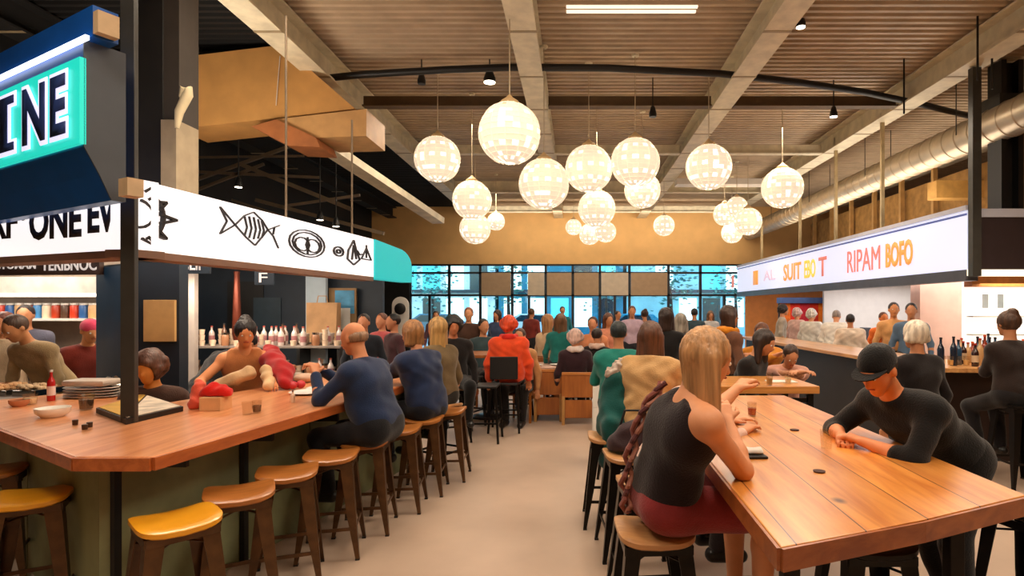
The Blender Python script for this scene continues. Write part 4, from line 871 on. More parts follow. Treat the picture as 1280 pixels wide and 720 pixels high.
dup(st, (PX(1215, 5.7)+.6+.55, 5.6, 0), .1, 'dark backless bar stool at the far right edge of the right bar')
# kitchen walls
def wall_thing(name, lab, px0, px1, Y, z0, z1, m, th=.08, parts=()):
    return tag(MB().box(PX(px0, Y), PX(px1, Y), Y, Y+th, z0, z1).build(name, m), lab, 'wall panel')
wall_thing('partition', 'orange partition at the far end of the right stall', 932, 984, 20.3, 0, 2.3, mat('orange_panel', 'e0924e', rough=.6, var=.05))
wall_thing('partition', 'bright white tiled kitchen wall of the right stall', 1030, 1190, 14.5, 0, 2.7, M_tile)
wall_thing('partition', 'pinkish pillar wall in the right stall', 1150, 1212, 10.6, 0, 2.28, mat('pink_wall', 'dcb4a0', rough=.6, var=.05), .3)
e = thing('display_wall', 'white backlit shelf wall at the right edge of the right stall', 'shelf'); Yw = 9.6
MB().box(PX(1205, Yw), PX(1420, Yw), Yw, Yw+.06, .9, 2.2).build('back_panel', glow('backlit', 'fff4ea', .95), e)
MB().box(PX(1205, Yw), PX(1420, Yw), Yw-.2, Yw, 2.05, 2.22).build('valance', mat('orange_valance', 'd8883c', rough=.6, var=.2), e)
for z in (1.25, 1.55): MB().box(PX(1208, Yw), PX(1400, Yw), Yw-.16, Yw, z, z+.02).build('shelf', M_white, e)
for k, (x, c) in enumerate(((1228, 'a8b0b4'), (1247, '9aa4a8'))): MB().box(PX(x, Yw), PX(x+7, Yw), Yw-.01, Yw, 1.7, 1.93).build('menu_card', mat('card_grey%d' % k, c, rough=.6), e)
e = thing('red_awning', 'red and orange striped canopy inside the right stall', 'awning'); Y = 18
for k, (a, b, c) in enumerate(((975, 988, 'e07028'), (988, 1000, 'd83020'), (1000, 1012, 'c02838'), (1012, 1023, 'd03018'), (1023, 1036, 'ee7c1c'))): MB().hull([P(a, 379, Y), P(b, 379, Y), P(b, 402, Y-.3), P(a, 402, Y-.3)], [P(a, 379, Y+.3), P(b, 379, Y+.3), P(b, 402, Y+.1), P(a, 402, Y+.1)]).build('awning_stripe', fabric(c), e)
MB().box(PX(975, Y), PX(1028, Y), Y-.1, Y+.3, ZY(379, Y), ZY(372, Y)).build('blue_header', mat('header_blue', '4a64a0', rough=.5), e)
for x in (976, 1027): MB().box(PX(x, Y)-.03, PX(x, Y)+.03, Y+.1, Y+.16, 0, ZY(379, Y)).build('awning_post', M_steel, e)
tag(MB().box(RX+.17, 9.2, 8.4, 19.9, 2.32, 2.36).build('stall_canopy', mat('canopy_white', 'c8c4cc', rough=.6)), 'flat pale ceiling over the right stall kitchen', 'canopy')
e = thing('back_counter', 'steel worktop with equipment behind the right bar', 'counter')
MB().box(5.9, 8.2, 12.6, 13.2, .85, .9).build('worktop', M_chrome, e); MB().box(5.95, 8.15, 12.65, 13.15, 0, .85).build('base', mat('steel_front', '8a8c90', rough=.3, metal=.6), e)
rr = random.Random(11)
for k in range(9):
    x = 6.0+k*.24; o = MB().box(-.08, .08, -.1, .1, 0, .18+rr.random()*.2, .01).build('container', mat(['cont_a', 'cont_b', 'cont_c'][k % 3], ['5a6470', '8a9098', '3c4048'][k % 3], rough=.4)); o.location = (x, 12.9, .9); tag(o, 'grey container on the steel worktop behind the right bar', 'container', 'containers behind the right bar')
# bottles on right bar
gb = 'bottles standing on the end of the right bar'; bp = []
for k, (c, lb_) in enumerate((('1c2638', None), ('301a18', 'c8b090'), ('8a3018', None), ('284a68', None), ('c8a070', None))): bp.append(bottle(.30, .036, c, {0: 'dark blue', 1: 'dark brown labelled', 2: 'rust red', 3: 'steel blue', 4: 'amber'}[k]+' bottle among those on the end of the right bar', gb, lb_, ['201c20', 'b03020', 'e06030'][k % 3]))
for k in range(21):
    x = 1176+ (k*73 % 76); y = 459-(k*5 % 11); p = Pz(x, y-1, BZ); b = bp[k % 5]; s = .8+.35*rr.random()
    p.y = min(max(p.y, c1.y+.1), c1.y+.75)
    if k < 5: b.location = (p.x, p.y, BZ); b.scale = (1, 1, s)
    else: dup(b, (p.x, p.y, BZ), 0, None, None, (1, 1, s))
for k in range(7):
    p = Pz(1184+k*10, 458, BZ); o = tumbler(.11, .035, 'glass standing between the bottles on the right bar', 'glasses on the right bar', (p.x, p.y+.08, BZ), 'e8c080' if k % 2 else None)
# white bags and things along the bar top
gw = 'white carrier bags on the right bar'
# ---------------------------------------------------------------- left stall interior
e = thing('back_wall_panel', 'dark navy back wall of the left stall', 'wall panel'); Y = 9.2
MB().box(XL, PX(478, Y), Y, Y+.1, 0, 2.75).build('wall', M_navy, e)
MB().box(PX(285, Y), PX(330, Y), Y-.02, Y, ZY(345, Y)-1.0, ZY(352, Y)).build('dark_door', M_black, e)
MB().box(PX(318, Y), PX(352, Y), Y-.03, Y, ZY(412, Y), ZY(372, Y)).build('grey_screen', mat('screen_grey', '2a3842', rough=.3), e)
for k, (x0, x1, Y, c, lab) in enumerate(((225, 243, 7.6, 'a89c94', 'grey-white upright panel right of the navy column'), (382, 407, 8.9, 'a8b8c4', 'pale blue-grey upright panel at the end of the navy stall wall'))):
    tag(MB().box(PX(x0, Y), PX(x1, Y), Y, Y+.08, 0, ZY(335, Y)).build('upright_panel', mat('upright%d' % k, c, rough=.5, var=.05)), lab, 'panel')
e = thing('poster', 'framed poster with blue and tan shapes beside the pale upright panel', 'poster'); Y = 9.05
MB().box(PX(411, Y), PX(445, Y), Y, Y+.04, ZY(412, Y), ZY(360, Y)).build('frame', mat('poster_tan', '8c6c44', rough=.6), e)
MB().box(PX(419, Y), PX(443, Y), Y-.01, Y, ZY(392, Y), ZY(363, Y)).build('print', mat('poster_blue', '3c88b0', rough=.5, var=.5, scale=3), e); MB().box(PX(421, Y), PX(438, Y), Y-.02, Y-.01, ZY(412, Y), ZY(385, Y)).build('white_print', M_white, e)
e = thing('letter_board', 'dark sign board with white letters below the fish sign', 'sign'); Y = 6.4
MB().box(PX(224, Y), PX(262, Y), Y, Y+.03, ZY(342, Y), ZY(320, Y)).build('board', M_navy, e)
p0 = Vector((PX(226, Y), Y, ZY(338, Y))); text_mb('CLIF', p0, Vector((1, 0, 0)), uz, PX(255, Y)-PX(226, Y), ZY(323, Y)-ZY(338, Y), .004, .002, .02).build('lettering', glow('letter_white', 'e8dcd4', .55), e)
e = thing('letter_plate', 'small dark plate with a white letter F hanging under the fish sign', 'sign'); Y = 6.9
MB().box(PX(318, Y), PX(342, Y), Y, Y+.02, ZY(356, Y), ZY(338, Y)).build('board', M_navy, e); MB().tube([(PX(330, Y), Y, ZY(340, Y)), (PX(330, Y), Y, 2.1)], .006, 6).build('cord', M_steel, e); text_mb('F', Vector((PX(324, Y), Y, ZY(353, Y))), Vector((1, 0, 0)), uz, .1, ZY(341, Y)-ZY(353, Y), .004, .002, .0).build('lettering', glow('letter_white', 'e8dcd4', .55), e)
o = MB().lathe([(.03, 0), (.06, .15), (.05, .5), (.035, .95), (.04, 1.0), (.001, 1.0)], n=16).build('beer_tower', mat('copper', '6e3424', rough=.35, metal=.6), None, True); o.location = (PX(296, 7.9), 7.9, 1.2); tag(o, 'tall copper-brown tap tower on the back shelf of the left stall', 'tap tower')
e = thing('round_sign', 'white arched sign with a black round motif near the turquoise panel', 'sign'); Y = 11
MB().prism([(math.cos(a)*.16, .1+math.sin(a)*.16) for a in [PI*i/12 for i in range(13)]]+[(-.16, -.5), (.16, -.5)], 0, .03, Matrix.Translation((PX(501, Y), Y, ZY(388, Y))) @ Matrix.Rotation(PI/2, 4, 'X')).build('board', M_white, e); MB().ball((PX(501, Y), Y-.05, ZY(386, Y)), .11, (1, .3, 1)).build('motif', M_black, e); MB().tube([(PX(501, Y), Y, 0), (PX(501, Y), Y, ZY(392, Y))], .02).build('pole', M_steel, e)
e = thing('back_shelf', 'steel shelf unit loaded with crockery behind the left counter', 'shelf')
sx0, sx1 = -6.2, -3.15
for z in (.76, 1.19): MB().box(sx0, sx1, 7.7, 8.2, z-.03, z, .004).build('shelf_board', mat('shelf_steel', '8c8078', rough=.4, metal=.3), e)
for x in (sx0+.03, (sx0+sx1)/2, sx1-.03):
    for y in (7.73, 8.17): MB().box(x-.015, x+.015, y-.015, y+.015, 0, 1.19).build('upright', M_steel, e)
# crockery on it
proto = []
proto.append(plate(.09, 'plate leaning among the crockery behind the left counter', None, (0, 0, 0)))
cup = MB().lathe([(.001, 0), (.03, 0), (.04, .07), (.036, .07), (.025, .008), (.001, .008)], n=14, cap=False).build('cup', mat('cup_tan', 'e4c8ac', rough=.4), None, True)
jar = thing('jar', 'jar standing on the back shelf of the left stall', 'jar', (0, 0, 0), 0, 'jars on the back shelf'); MB().lathe([(.001, 0), (.045, 0), (.05, .02), (.05, .13), (.038, .15)], n=14).build('jar_body', mat('jar_body', '9c6c4c', rough=.2), jar, True); MB().lathe([(.042, .15), (.042, .175), (.001, .175)], n=14).build('lid', M_chrome, jar)
pile = bowl(.07, .06, 'bowl on the back shelf of the left stall', (0, 0, 0), 'c8b8a8', 'bowls on the back shelf')
bt2 = bottle(.30, .035, '6c4a38', 'tall bottle on the back shelf of the left stall', 'bottles on the back shelf', 'd8c8b4')
bt3 = bottle(.26, .038, 'c8b8b0', 'pale bottle on the back shelf of the left stall', 'bottles on the back shelf', 'a06868', 'a8483c')
bpy.data.objects.remove(proto[0])
tag(cup, 'small tan cup on the back shelf of the left stall', 'cup', 'cups on the back shelf')
src = [cup, jar, pile, bt2, bt3]; used = set(); n = 0
for z, rows in ((1.19, 3), (.76, 3)):
    for r_ in range(rows):
        x = sx0+.08
        while x < sx1-.05:
            k = rr.choice([0, 0, 1, 2, 3, 4, 4] if z > 1 else [0, 0, 1, 1, 2, 4])
            if z > 1 and abs(x-(-4.65)) < .14 and r_ == 1: x += .2; continue
            y = 7.79+r_*.15+rr.random()*.02
            if k not in used: src[k].location = (x, y, z); used.add(k)
            else: dup(src[k], (x, y, z), 0)
            for q_ in range(rr.choice([0, 1, 2]) if k in (0, 2) else 0):
                dup(src[k], (x, y, z+(q_+1)*(.05 if k else .075)), 0, None, None)
            x += .13+rr.random()*.05; n += 1
Y = 7.95; e = thing('paper_bag', 'brown paper bag with handles on the back shelf of the left stall', 'bag', (PX(366, Y), Y-.0, 1.19)); e.location.y = 7.9
e.location = (-3.75, 8.25, 0); e['label'] = 'brown paper bag standing against the navy back wall of the left stall'
MB().hull([(-.28, .35, 1.19), (.16, .35, 1.19), (.16, .55, 1.19), (-.28, .55, 1.19)], [(-.29, .38, 1.78), (.17, .38, 1.78), (.17, .52, 1.78), (-.29, .52, 1.78)]).build('bag_body', mat('kraft', 'b48a60', rough=.8, var=.12), e); MB().tube([(-.14, .4, 1.78), (-.12, .4, 1.88), (.0, .4, 1.88), (.02, .4, 1.78)], .008, 6).build('bag_handle', mat('kraft', 'b48a60'), e)
tag(MB().box(-4.15, -3.5, 8.5, 9.0, 1.16, 1.19).box(-4.15, -4.1, 8.55, 8.95, 0, 1.16).box(-3.55, -3.5, 8.55, 8.95, 0, 1.16).build('side_shelf', M_steel), 'narrow steel stand under the brown paper bag', 'stand')
# far left kitchen
e = thing('kitchen_shelving', 'white lit kitchen shelving at the far left under the menu board', 'shelf'); Y = 7.1; a, b = XL+.02, PX(124, 7.1)
MB().box(a, b, Y+.35, Y+.4, .8, 2.35).build('back_panel', mat('kitchen_back', 'a89888', rough=.5, var=.1), e)
MB().box(a, b, Y, Y+.35, ZY(368, Y), ZY(346, Y)).build('hood', mat('hood_white', 'e0d4cc', rough=.4), e); MB().box(a, b, Y-.01, Y+.04, ZY(371, Y), ZY(367, Y)).build('light_strip', glow('warm_white', 'fff2e4', 2.2), e)
MB().box(a, b, Y-.0, Y+.35, ZY(398, Y)-.03, ZY(398, Y)).build('shelf_board', M_white, e)
e2 = thing('kitchen_counter', 'steel kitchen counter running behind the cooks at far left', 'counter'); MB().box(a, b-.2, 6.0, 6.5, .95, 1.0).build('worktop', mat('shelf_steel', '8c8078'), e2); MB().box(a, b-.25, 6.05, 6.45, 0, .95).build('base', M_steel, e2)
cs = ['c83c20', '2c5a94', 'c8a070', 'b04038', '3c80b8', 'd8c4a8', 'a8381c', '503828']; zz = ZY(398, Y); pk = []
x = PX(0, Y)-.1; k = 0
while x < b-.1:
    c = cs[k % 8]
    if k < 8:
        o = thing('jar', '%s tin or jar on the upper kitchen shelf at far left' % ['red', 'blue', 'tan', 'dull red', 'light blue', 'cream', 'rust', 'brown'][k], 'jar', (x, Y+.12, zz), 0, 'jars on the kitchen shelf')
        MB().lathe([(.001, 0), (.05, 0), (.052, .02), (.052, .15), (.04, .165)], n=14).build('jar_body', mat('tin_'+c, c, rough=.35), o, True); MB().lathe([(.046, .165), (.046, .19), (.001, .19)], n=14).build('lid', M_white, o); pk.append(o)
    else: dup(pk[k % 8], (x, Y+.12, zz), 0)
    x += .115; k += 1
for k in range(12):
    o = dup(pile, (XL+1.05+k*.05-.0, 6.12+.2*(k % 2), 1.0), 0, 'bowl on the kitchen counter at far left', 'bowls on the kitchen counter') if k % 2 else dup(jar, (XL+1.05+k*.05, 6.12+.2*(k % 3), 1.0), 0, 'brown jar on the kitchen counter at far left', 'jars on the kitchen counter')
e = thing('prep_table', 'low prep table crowded with food trays inside the left counter', 'table'); q4 = [Vector((-5.6, 4.75, 0)), Vector((-4.55, 4.75, 0)), Vector((-4.9, 5.45, 0)), Vector((-6.2, 5.45, 0))]
MB().hull([v+uz*.90 for v in q4], [v+uz*.94 for v in q4]).build('tabletop', mat('shelf_steel', '8c8078'), e)
for v in q4: c = sum(q4, Vector())/4; w = v.lerp(c, .12); MB().box(w.x-.02, w.x+.02, w.y-.02, w.y+.02, 0, .9).build('leg', M_steel, e)
for k in range(5):
    o = thing('food_tray', 'tray heaped with tan food on the prep table, %s' % ['leftmost', 'second from left', 'middle one', 'second from right', 'rightmost'][k], 'tray', (-5.75+k*.25, 5.1, .94), 0, 'food trays'); MB().box(-.1, .1, -.15, .15, 0, .05, .005).build('tray_base', M_chrome, o)
    mb = MB(); 
    for j in range(26): mb.ball((rr.uniform(-.08, .08), rr.uniform(-.12, .12), .055+rr.random()*.03), .025, (1, 1, .8), 8, 6)
    tag(mb.build('food', mat('food%d' % (k % 3), ['c89868', 'd8b890', 'a86c40'][k % 3], rough=.7, var=.2), o), kind='stuff')
# ---------------------------------------------------------------- globe pendants
M_shade = bpy.data.materials.new('woven_shade'); M_shade.use_nodes = True; nt = M_shade.node_tree; b_ = nt.nodes['Principled BSDF']
b_.inputs['Base Color'].default_value = (.85, .72, .50, 1); b_.inputs['Roughness'].default_value = .6; b_.inputs['Emission Color'].default_value = (*srgb('ffeed6'), 1); b_.inputs['Emission Strength'].default_value = .52
M_bulb = glow('bulb', 'fff0d0', 9.0)
M_lin = bpy.data.materials.new('inner_paper'); M_lin.use_nodes = True; nt = M_lin.node_tree; nt.nodes.remove(nt.nodes['Principled BSDF'])
t_ = nd(nt, 'ShaderNodeBsdfTransparent'); em = nd(nt, 'ShaderNodeEmission', Strength=1.7); em.inputs[0].default_value = (*srgb('fff8ec'), 1); mx = nd(nt, 'ShaderNodeMixShader'); mx.inputs[0].default_value = .52
nt.links.new(t_.outputs[0], mx.inputs[1]); nt.links.new(em.outputs[0], mx.inputs[2]); nt.links.new(mx.outputs[0], nt.nodes['Material Output'].inputs[0])
def shade_mesh(seed, U=26, V=17):
    mb = MB(); bm = mb.bm; r_ = random.Random(seed); vs = [[bm.verts.new((math.sin(PI*j/V)*math.cos(2*PI*i/U)*(1+r_.gauss(0, .008)), math.sin(PI*j/V)*math.sin(2*PI*i/U)*(1+r_.gauss(0, .008)), math.cos(PI*j/V)*(1.0))) for i in range(U)] for j in range(1, V)]
    for j in range(V-2):
        for i in range(U):
            if (i % 2 == 1 and j % 3 == 1 and r_.random() < .85) or r_.random() < .07: continue
            bm.faces.new((vs[j][i], vs[j+1][i], vs[j+1][(i+1) % U], vs[j][(i+1) % U]))
    for j in range(1, V-2, 1):   # raised cane hoops
        z = math.cos(PI*(j+.0)/V); rr_ = math.sin(PI*j/V)*1.012; mb.tube([(rr_*math.cos(a), rr_*math.sin(a), z) for a in [2*PI*i/24 for i in range(25)]], .012, 5, False)
    for i in range(0, U, 2):
        a = 2*PI*i/U; mb.tube([(math.sin(t)*1.015*math.cos(a), math.sin(t)*1.015*math.sin(a), math.cos(t)*1.015) for t in [PI*(.12+.76*k/12) for k in range(13)]], .012, 5, False)
    o = mb.build('woven_shade', M_shade); return o
LAMPS = [(547, 199, 28, .36, 'leftmost globe lamp, level with the big one beside it'), (637, 167, 38, .36, 'largest and highest globe lamp'), (590, 250, 24, .34, 'globe lamp below and right of the leftmost one'), (594, 286, 19, .34, 'globe lamp tucked under the lower left one'), (620, 277, 11, .25, 'tiny globe lamp right of the lower left pair'),
         (680, 230, 31, .36, 'globe lamp below right of the largest one, just left of picture centre pair'), (736, 211, 29, .36, 'globe lamp in the middle, left of the one with the visible bulb'), (794, 203, 30, .36, 'globe lamp with a bright bulb showing, over the dining table crowd'), (803, 238, 22, .34, 'dimmer globe lamp directly behind and below the one with visible bulb'),
         (886, 209, 28, .36, 'globe lamp hanging alone below the right cream beam'), (978, 235, 25, .36, 'rightmost globe lamp, darker, next to the round duct'), (746, 261, 23, .34, 'globe lamp on top of the small central cluster'), (717, 284, 10, .25, 'tiny globe lamp at the left of the small central cluster'), (737, 293, 13, .3, 'lowest globe lamp of the small central cluster'), (757, 290, 13, .27, 'globe lamp at the right of the small central cluster'),
         (830, 282, 13, .28, 'small globe lamp hanging alone before the mustard wall'), (935, 277, 17, .32, 'brightest globe lamp of the right-hand cluster'), (915, 291, 13, .3, 'lowest globe lamp of the right-hand cluster'), (906, 268, 14, .3, 'globe lamp at the upper left of the right-hand cluster'), (921, 259, 13, .27, 'topmost globe lamp of the right-hand cluster')]
LP = []
shades = [shade_mesh(s).data for s in (1, 2, 3)]
for o in [o for o in list(COL.objects) if o.name.startswith('woven_shade') and o.parent is None]: bpy.data.objects.remove(o)
lin = MB().ball((0, 0, 0), .955, (1, 1, .97), 24, 14).build('inner_paper', M_lin, None, True); linm = lin.data; bpy.data.objects.remove(lin)
for k, (px, py, rp, R, lab) in enumerate(LAMPS):
    Y = min(FL*R/rp, 19.6); R = rp*Y/FL; p = P(px, py, Y); LP.append((p, R))
    e = thing('globe_pendant', 'woven cream '+lab, 'lamp', p, 0, 'woven globe pendants')
    for nm, me in (('woven_shade', shades[k % 3]), ('inner_paper', linm)):
        o = bpy.data.objects.new(nm, me); COL.objects.link(o); o.parent = e; o.scale = (R, R, R); o.rotation_euler.z = k*1.3
    MB().ball((0, 0, -R*.1), R*.2 if k not in (7, 9) else R*.36, (1, 1, 1.3)).build('bulb', M_bulb, e, True)
    MB().lathe([(R*.34, R*.9), (R*.30, R*1.05), (R*.12, R*1.18), (.012, R*1.28)], n=16).build('collar', mat('cane', 'c8a878', rough=.6), e, True)
    top_ = 5.5-p.z
    MB().tube([(0, 0, R*1.2), (0, 0, top_)], .008, 6).build('cord', mat('cord_cream', 'b8a88c', rough=.6), e); MB().lathe([(.05, top_-.03), (.06, top_), (.001, top_)], n=12).build('ceiling_rose', M_beam, e)
# little spot lights
for k, (px, py, Y, lab) in enumerate(((612, 103, 8.8, 'glowing spotlight hanging from the black pipe left of the middle beam'), (1042, 146, 9.6, 'small white spotlight by the right cream beam'), (1001, 34, 7.7, 'small ceiling spotlight above the right cream beam'), (242, 173, 10, 'small white spotlight in the black roof behind the tan duct'), (298, 234, 10, 'small white spotlight in the black roof above the fish drawing'), (400, 275, 11, 'small white spotlight above the turquoise panel, left of a pair'), (420, 283, 11, 'small white spotlight above the turquoise panel, right of a pair'), (527, 105, 8.8, 'unlit dark spotlight on the black pipe'), (816, 146, 9.5, 'unlit glass spotlight on the brown cross beam'))):
    e = thing('spotlight', lab, 'lamp', P(px, py, Y), 0, 'ceiling spotlights'); r = .06 if k else .09
    MB().lathe([(r, 0), (r*1.05, .05), (r*.6, .16), (.012, .18)], n=16, cap=False).build('housing', M_black, e, True); MB().lathe([(.001, -.004), (r*.95, -.004), (r*.95, .01), (.001, .01)], n=16).build('lens', glow('spot_lens', 'fff2d8', 9) if k < 7 else M_steel, e)
    MB().tube([(0, 0, .17), (0, 0, max(.3, (5.5 if px > 450 else 5.5)-e.location.z))], .01, 6).build('stem', M_black, e)
e = thing('linear_light', 'long white linear light against the deck, top centre', 'lamp')
for y in (8, 14): MB().box(PX(708, 7.45), PX(870, 7.45), 7.33+(y-8)*.02, 7.37+(y-8)*.02, 5.53, 5.556).build('tube', glow('tube_white', 'ffe4cc', 1.2), e)
tag(MB().box(2.3+.35, 5.3, 15.1, 15.5, 4.95, 5.1).build('white_duct', M_white), 'short white duct run under the deck between two cream beams', 'duct')
# ---------------------------------------------------------------- people
def loc(pt, origin, heading, s=1.):   # a place in the hall in a person's own frame
    v = Vector(pt)-Vector(origin); v.rotate(Matrix.Rotation(-(heading-PI/2), 3, 'Z')); return tuple(v/s)
D = math.radians
def put(label, px, Y, heading, hands=(None, None), **kw):
    o = Vector((PX(px, Y), Y, 0)); H = D(heading)
    hl, hr = [loc(h, o, H) if h is not None else None for h in hands]
    seat = kw.pop('seat', None)
    if seat and kw.get('hip') in (.78, .74): dup(t1, (o.x, o.y, 0), H, 'black stool under '+seat)
    if seat and kw.get('hip') == .55: dup(chair_p, (o.x-.0*math.cos(H), o.y, 0), H-PI/2+PI, 'wooden chair under '+seat)
    return person(label, o, H, handL=hl, handR=hr, **kw)
SIT = dict(hip=.78, footL=(-.14, .34, .33), footR=(.14, .34, .33))     # on a bar stool, feet on the rail
CH = dict(hip=.55, footL=(-.12, .42, .085), footR=(.12, .42, .085))    # on a chair
def simple_chair(label, px, Y, rz):
    e = thing('wooden_chair', label, 'chair', (PX(px, Y), Y, 0), rz, 'plain wooden chairs in the hall')
    MB().box(-.2, .2, -.2, .2, .40, .44, .01).build('seat', M_chairwood, e); MB().box(-.2, .2, .20, .225, .62, .82, .01).build('backrest', M_chairwood, e)
    for sx in (-.18, .18):
        MB().box(sx-.016, sx+.016, -.19, -.16, 0, .40).build('leg', M_chairwood, e); MB().box(sx-.016, sx+.016, .19, .22, 0, .80).build('leg', M_chairwood, e)
    return e
chair_p = simple_chair('empty plain wooden chair at the pale table, mostly hidden by the crowd', 672, 10.1, 0)
# blond woman at the long table
H = 12
o = Vector((.40, 2.68, 0)); Hh = D(H)
elb = Vector((.74, 2.44, .985+.04)); hd = Vector((.82, 2.66, 1.25))
pr, info = person('woman with long blond hair, dark sleeveless top and maroon skirt, elbow on the long table', o, Hh, hip=.80, lean=.10, side=.46, twist=.1, hy=.1, hp=.3, s=1.03,
    handR=loc((.68, 2.62, 1.15), o, Hh), handL=loc((.82, 2.98, 1.24), o, Hh), eR=(.25, .5, -1), eL=(-.1, .5, -1), footL=(-.12, .42, .33), footR=(.16, .40, .33),
    top='1c0e12', sleeve='none', bottom='862c2e', legs='skirt', hair='b88a5c', style='long', hairlen=.30, skin='d8966c', shoes='2a1a18', res=.0085)
ph = Vector((0, 0, 0)); 
# cardigan braid of the shoulder strap: patterned open cardigan hanging at her back
# capped man leaning over the table
o = Vector((2.02, 3.10, 0)); Hh = D(197)
person('man in black cap and black jumper leaning over the long table with clasped hands', o, Hh, hip=.92, lean=.90, twist=-.0, hy=.25, hp=.5, s=1.0,
    handR=loc((1.42, 3.08, 1.015), o, Hh), handL=loc((1.46, 2.93, 1.02), o, Hh), eR=(.9, -.0, -.5), eL=(-.9, .0, -.5), footL=(-.14, .05, .085), footR=(.12, -.12, .085),
    top='0b0a0b', sleeve='rolled', bottom='0c0b0d', hair='120d0b', style='cap', hat=('cap', '0a090a'), skin='dd8c5c', shoes='101010', res=.0085, width=1.06, curl=.9)
# navy jumper man eating
o = Vector((PX(474, 4.42), 4.44, 0)); Hh = D(168)
person('balding man in a navy jumper sitting at the left counter with hands at his mouth', o, Hh, hip=.80, lean=.32, hy=-.1, hp=.25,
    handR=loc((-2.00, 4.50, 1.22), o, Hh), handL=loc((-1.98, 4.38, 1.20), o, Hh), eR=(.5, .2, -1), eL=(-.5, .1, -1), footL=(-.12, .36, .3), footR=(.14, .36, .3),
    top='1c2c4c', bottom='0e0e14', hair='8a6a50', style='bald', skin='d08a60', res=.0095, width=1.16, belly=.03, curl=1.)
# woman in red behind the counter
o = Vector((PX(303, 5.45), 5.5, 0)); Hh = D(-62)
person('dark-haired woman in tan top, red jacket slipping off, leaning on the left counter', o, Hh, hip=.80, lean=.25, hy=.1, hp=.3,
    handR=loc((-3.22, 4.95, 1.02), o, Hh), handL=loc((-2.62, 5.0, 1.02), o, Hh), eR=(.7, -.2, -.6), eL=(-.7, -.2, -.5), footL=(-.12, .3, .3), footR=(.12, .3, .3),
    top='c07a48', sleeve='none', bottom='14110f', hair='1c1210', style='bun', skin='d8905f', res=.0105, width=.95)
p = o
fd = Field([('c', (-2.86, 5.42, 1.20), (-2.66, 5.22, 1.12), .10, .09, .05), ('c', (-2.66, 5.22, 1.12), (-2.56, 5.08, 1.04), .085, .06, .04), ('c', (-2.98, 5.62, 1.28), (-2.86, 5.45, 1.2), .07, .09, .04)], .012); fd.ripple(.008, 34)
tag(fd.build('red_jacket', fabric('a81c20'), None), 'dark red jacket around the left arm of the woman behind the counter', 'jacket')
fd = Field([('c', (-3.1, 5.0, 1.03), (-2.9, 5.1, 1.12), .05, .06, .04), ('c', (-2.65, 4.98, 1.03), (-2.75, 5.1, 1.14), .045, .05, .03)], .01); fd.ripple(.008, 40); fd.halfspace((0, 0, CZ+.001), (0, 0, -1)); tag(fd.build('cream_wrap', fabric('d8b488'), None), 'crumpled cream paper wrap on the counter below the woman in red', 'paper')
put('person in a black jacket hunched with back turned, left of the woman in red', 254, 5.95, 60, **SIT, lean=.65, hp=.8, top='1a1616', bottom='0e0c0c', hair='181210', style='short', res=.014, puff=.02, width=1.1, hands=((-3.5, 6.3, 1.05), (-3.2, 6.3, 1.05)), seat='the hunched person in black at the left counter')
put('person with curly brown hair and tan face right of the post', 200, 4.72, -80, **CH, lean=.2, hp=.2, top='4a3228', bottom='1a1412', hair='5a3828', style='curly', skin='c8803c', res=.016, seat='the curly-haired person right of the post')
# second seated customer
put('person in dark blue jacket with tan-brown hair, next past the navy jumper man', 535, 5.40, 155, **SIT, lean=.25, hp=.2, top='1a2848', bottom='10121c', hair='9a6a3c', style='bob', hairlen=.1, res=.012, hands=((-1.95, 5.6, 1.05), (-1.9, 5.3, 1.05)), width=1.08, puff=.012)
put('person with long sandy hair behind the dark blue jacket', 553, 6.1, 150, **SIT, lean=.1, top='6a5638', bottom='1a1612', hair='b08850', style='long', hairlen=.22, res=.016, seat='the sandy-haired person at the left counter')
put('dark-haired person in black with face towards the camera, left of the high chairs', 566, 7.4, -70, **SIT, lean=.05, hp=.1, top='16100f', bottom='0e0c0c', hair='120c0a', style='curly', skin='c07850', res=.016, seat='the dark-haired person facing the camera')
put('tan-faced standing person in brown, seen against the blue window', 586, 10.2, -85, top='4c3428', bottom='201814', hair='8a5030', skin='d8986c', res=.018, s=.98)
put('person in grey-green top between the brown figure and the red-orange one', 604, 10.1, -60, **CH, top='34464a', bottom='1a1a1c', hair='2c2018', style='short', res=.018, s=1.1, seat='the person in grey-green')
put('person in red-orange puffer with raised hood on a black high chair', 636, 8.0, 95, hip=.76, footL=(-.13, .33, .3), footR=(.13, .33, .3), lean=.1, top='e04a20', bottom='14100f', hair='e04a20', style='curly', skin='c07850', res=.016, puff=.03, scarf='d82c20')
put('tan-topped person at the high table, hands forward', 652, 8.7, -100, **CH, lean=.15, top='c08a58', bottom='1a1412', hair='4c3020', style='short', res=.018, s=1.02, seat='the tan-topped person at the high table')
put('person with long brown hair in teal seen from behind', 700, 9.6, 75, **SIT, lean=.05, top='1c6e68', bottom='2a2a2c', hair='6a4a30', style='long', hairlen=.34, res=.016, width=.95, seat='the long-haired person in teal')
put('dark-haired standing person in teal top far back by the windows', 703, 17.0, -80, top='1f7078', bottom='20242a', hair='3a241c', style='short', res=.022)
put('person in cream jumper with long hair left of the teal-dressed one', 684, 10.8, 40, **CH, top='d8b48c', bottom='3a3028', hair='a8784c', style='long', res=.018, s=1.15, seat='the person in cream jumper')
put('person in a dark plum coat with white fluffy collar on the right wooden chair', 719, 8.62, 95, **CH, lean=.0, top='301a20', bottom='161214', hair='c8a89c', style='curly', res=.016, scarf='e0d0c8')
put('person in a black coat with pale fur collar right of the plum coat', 746, 9.3, 60, **CH, top='1a1212', bottom='161214', hair='2a1a14', style='short', res=.016, scarf='d8b8a8', width=1.1, seat='the black coat with fur collar')
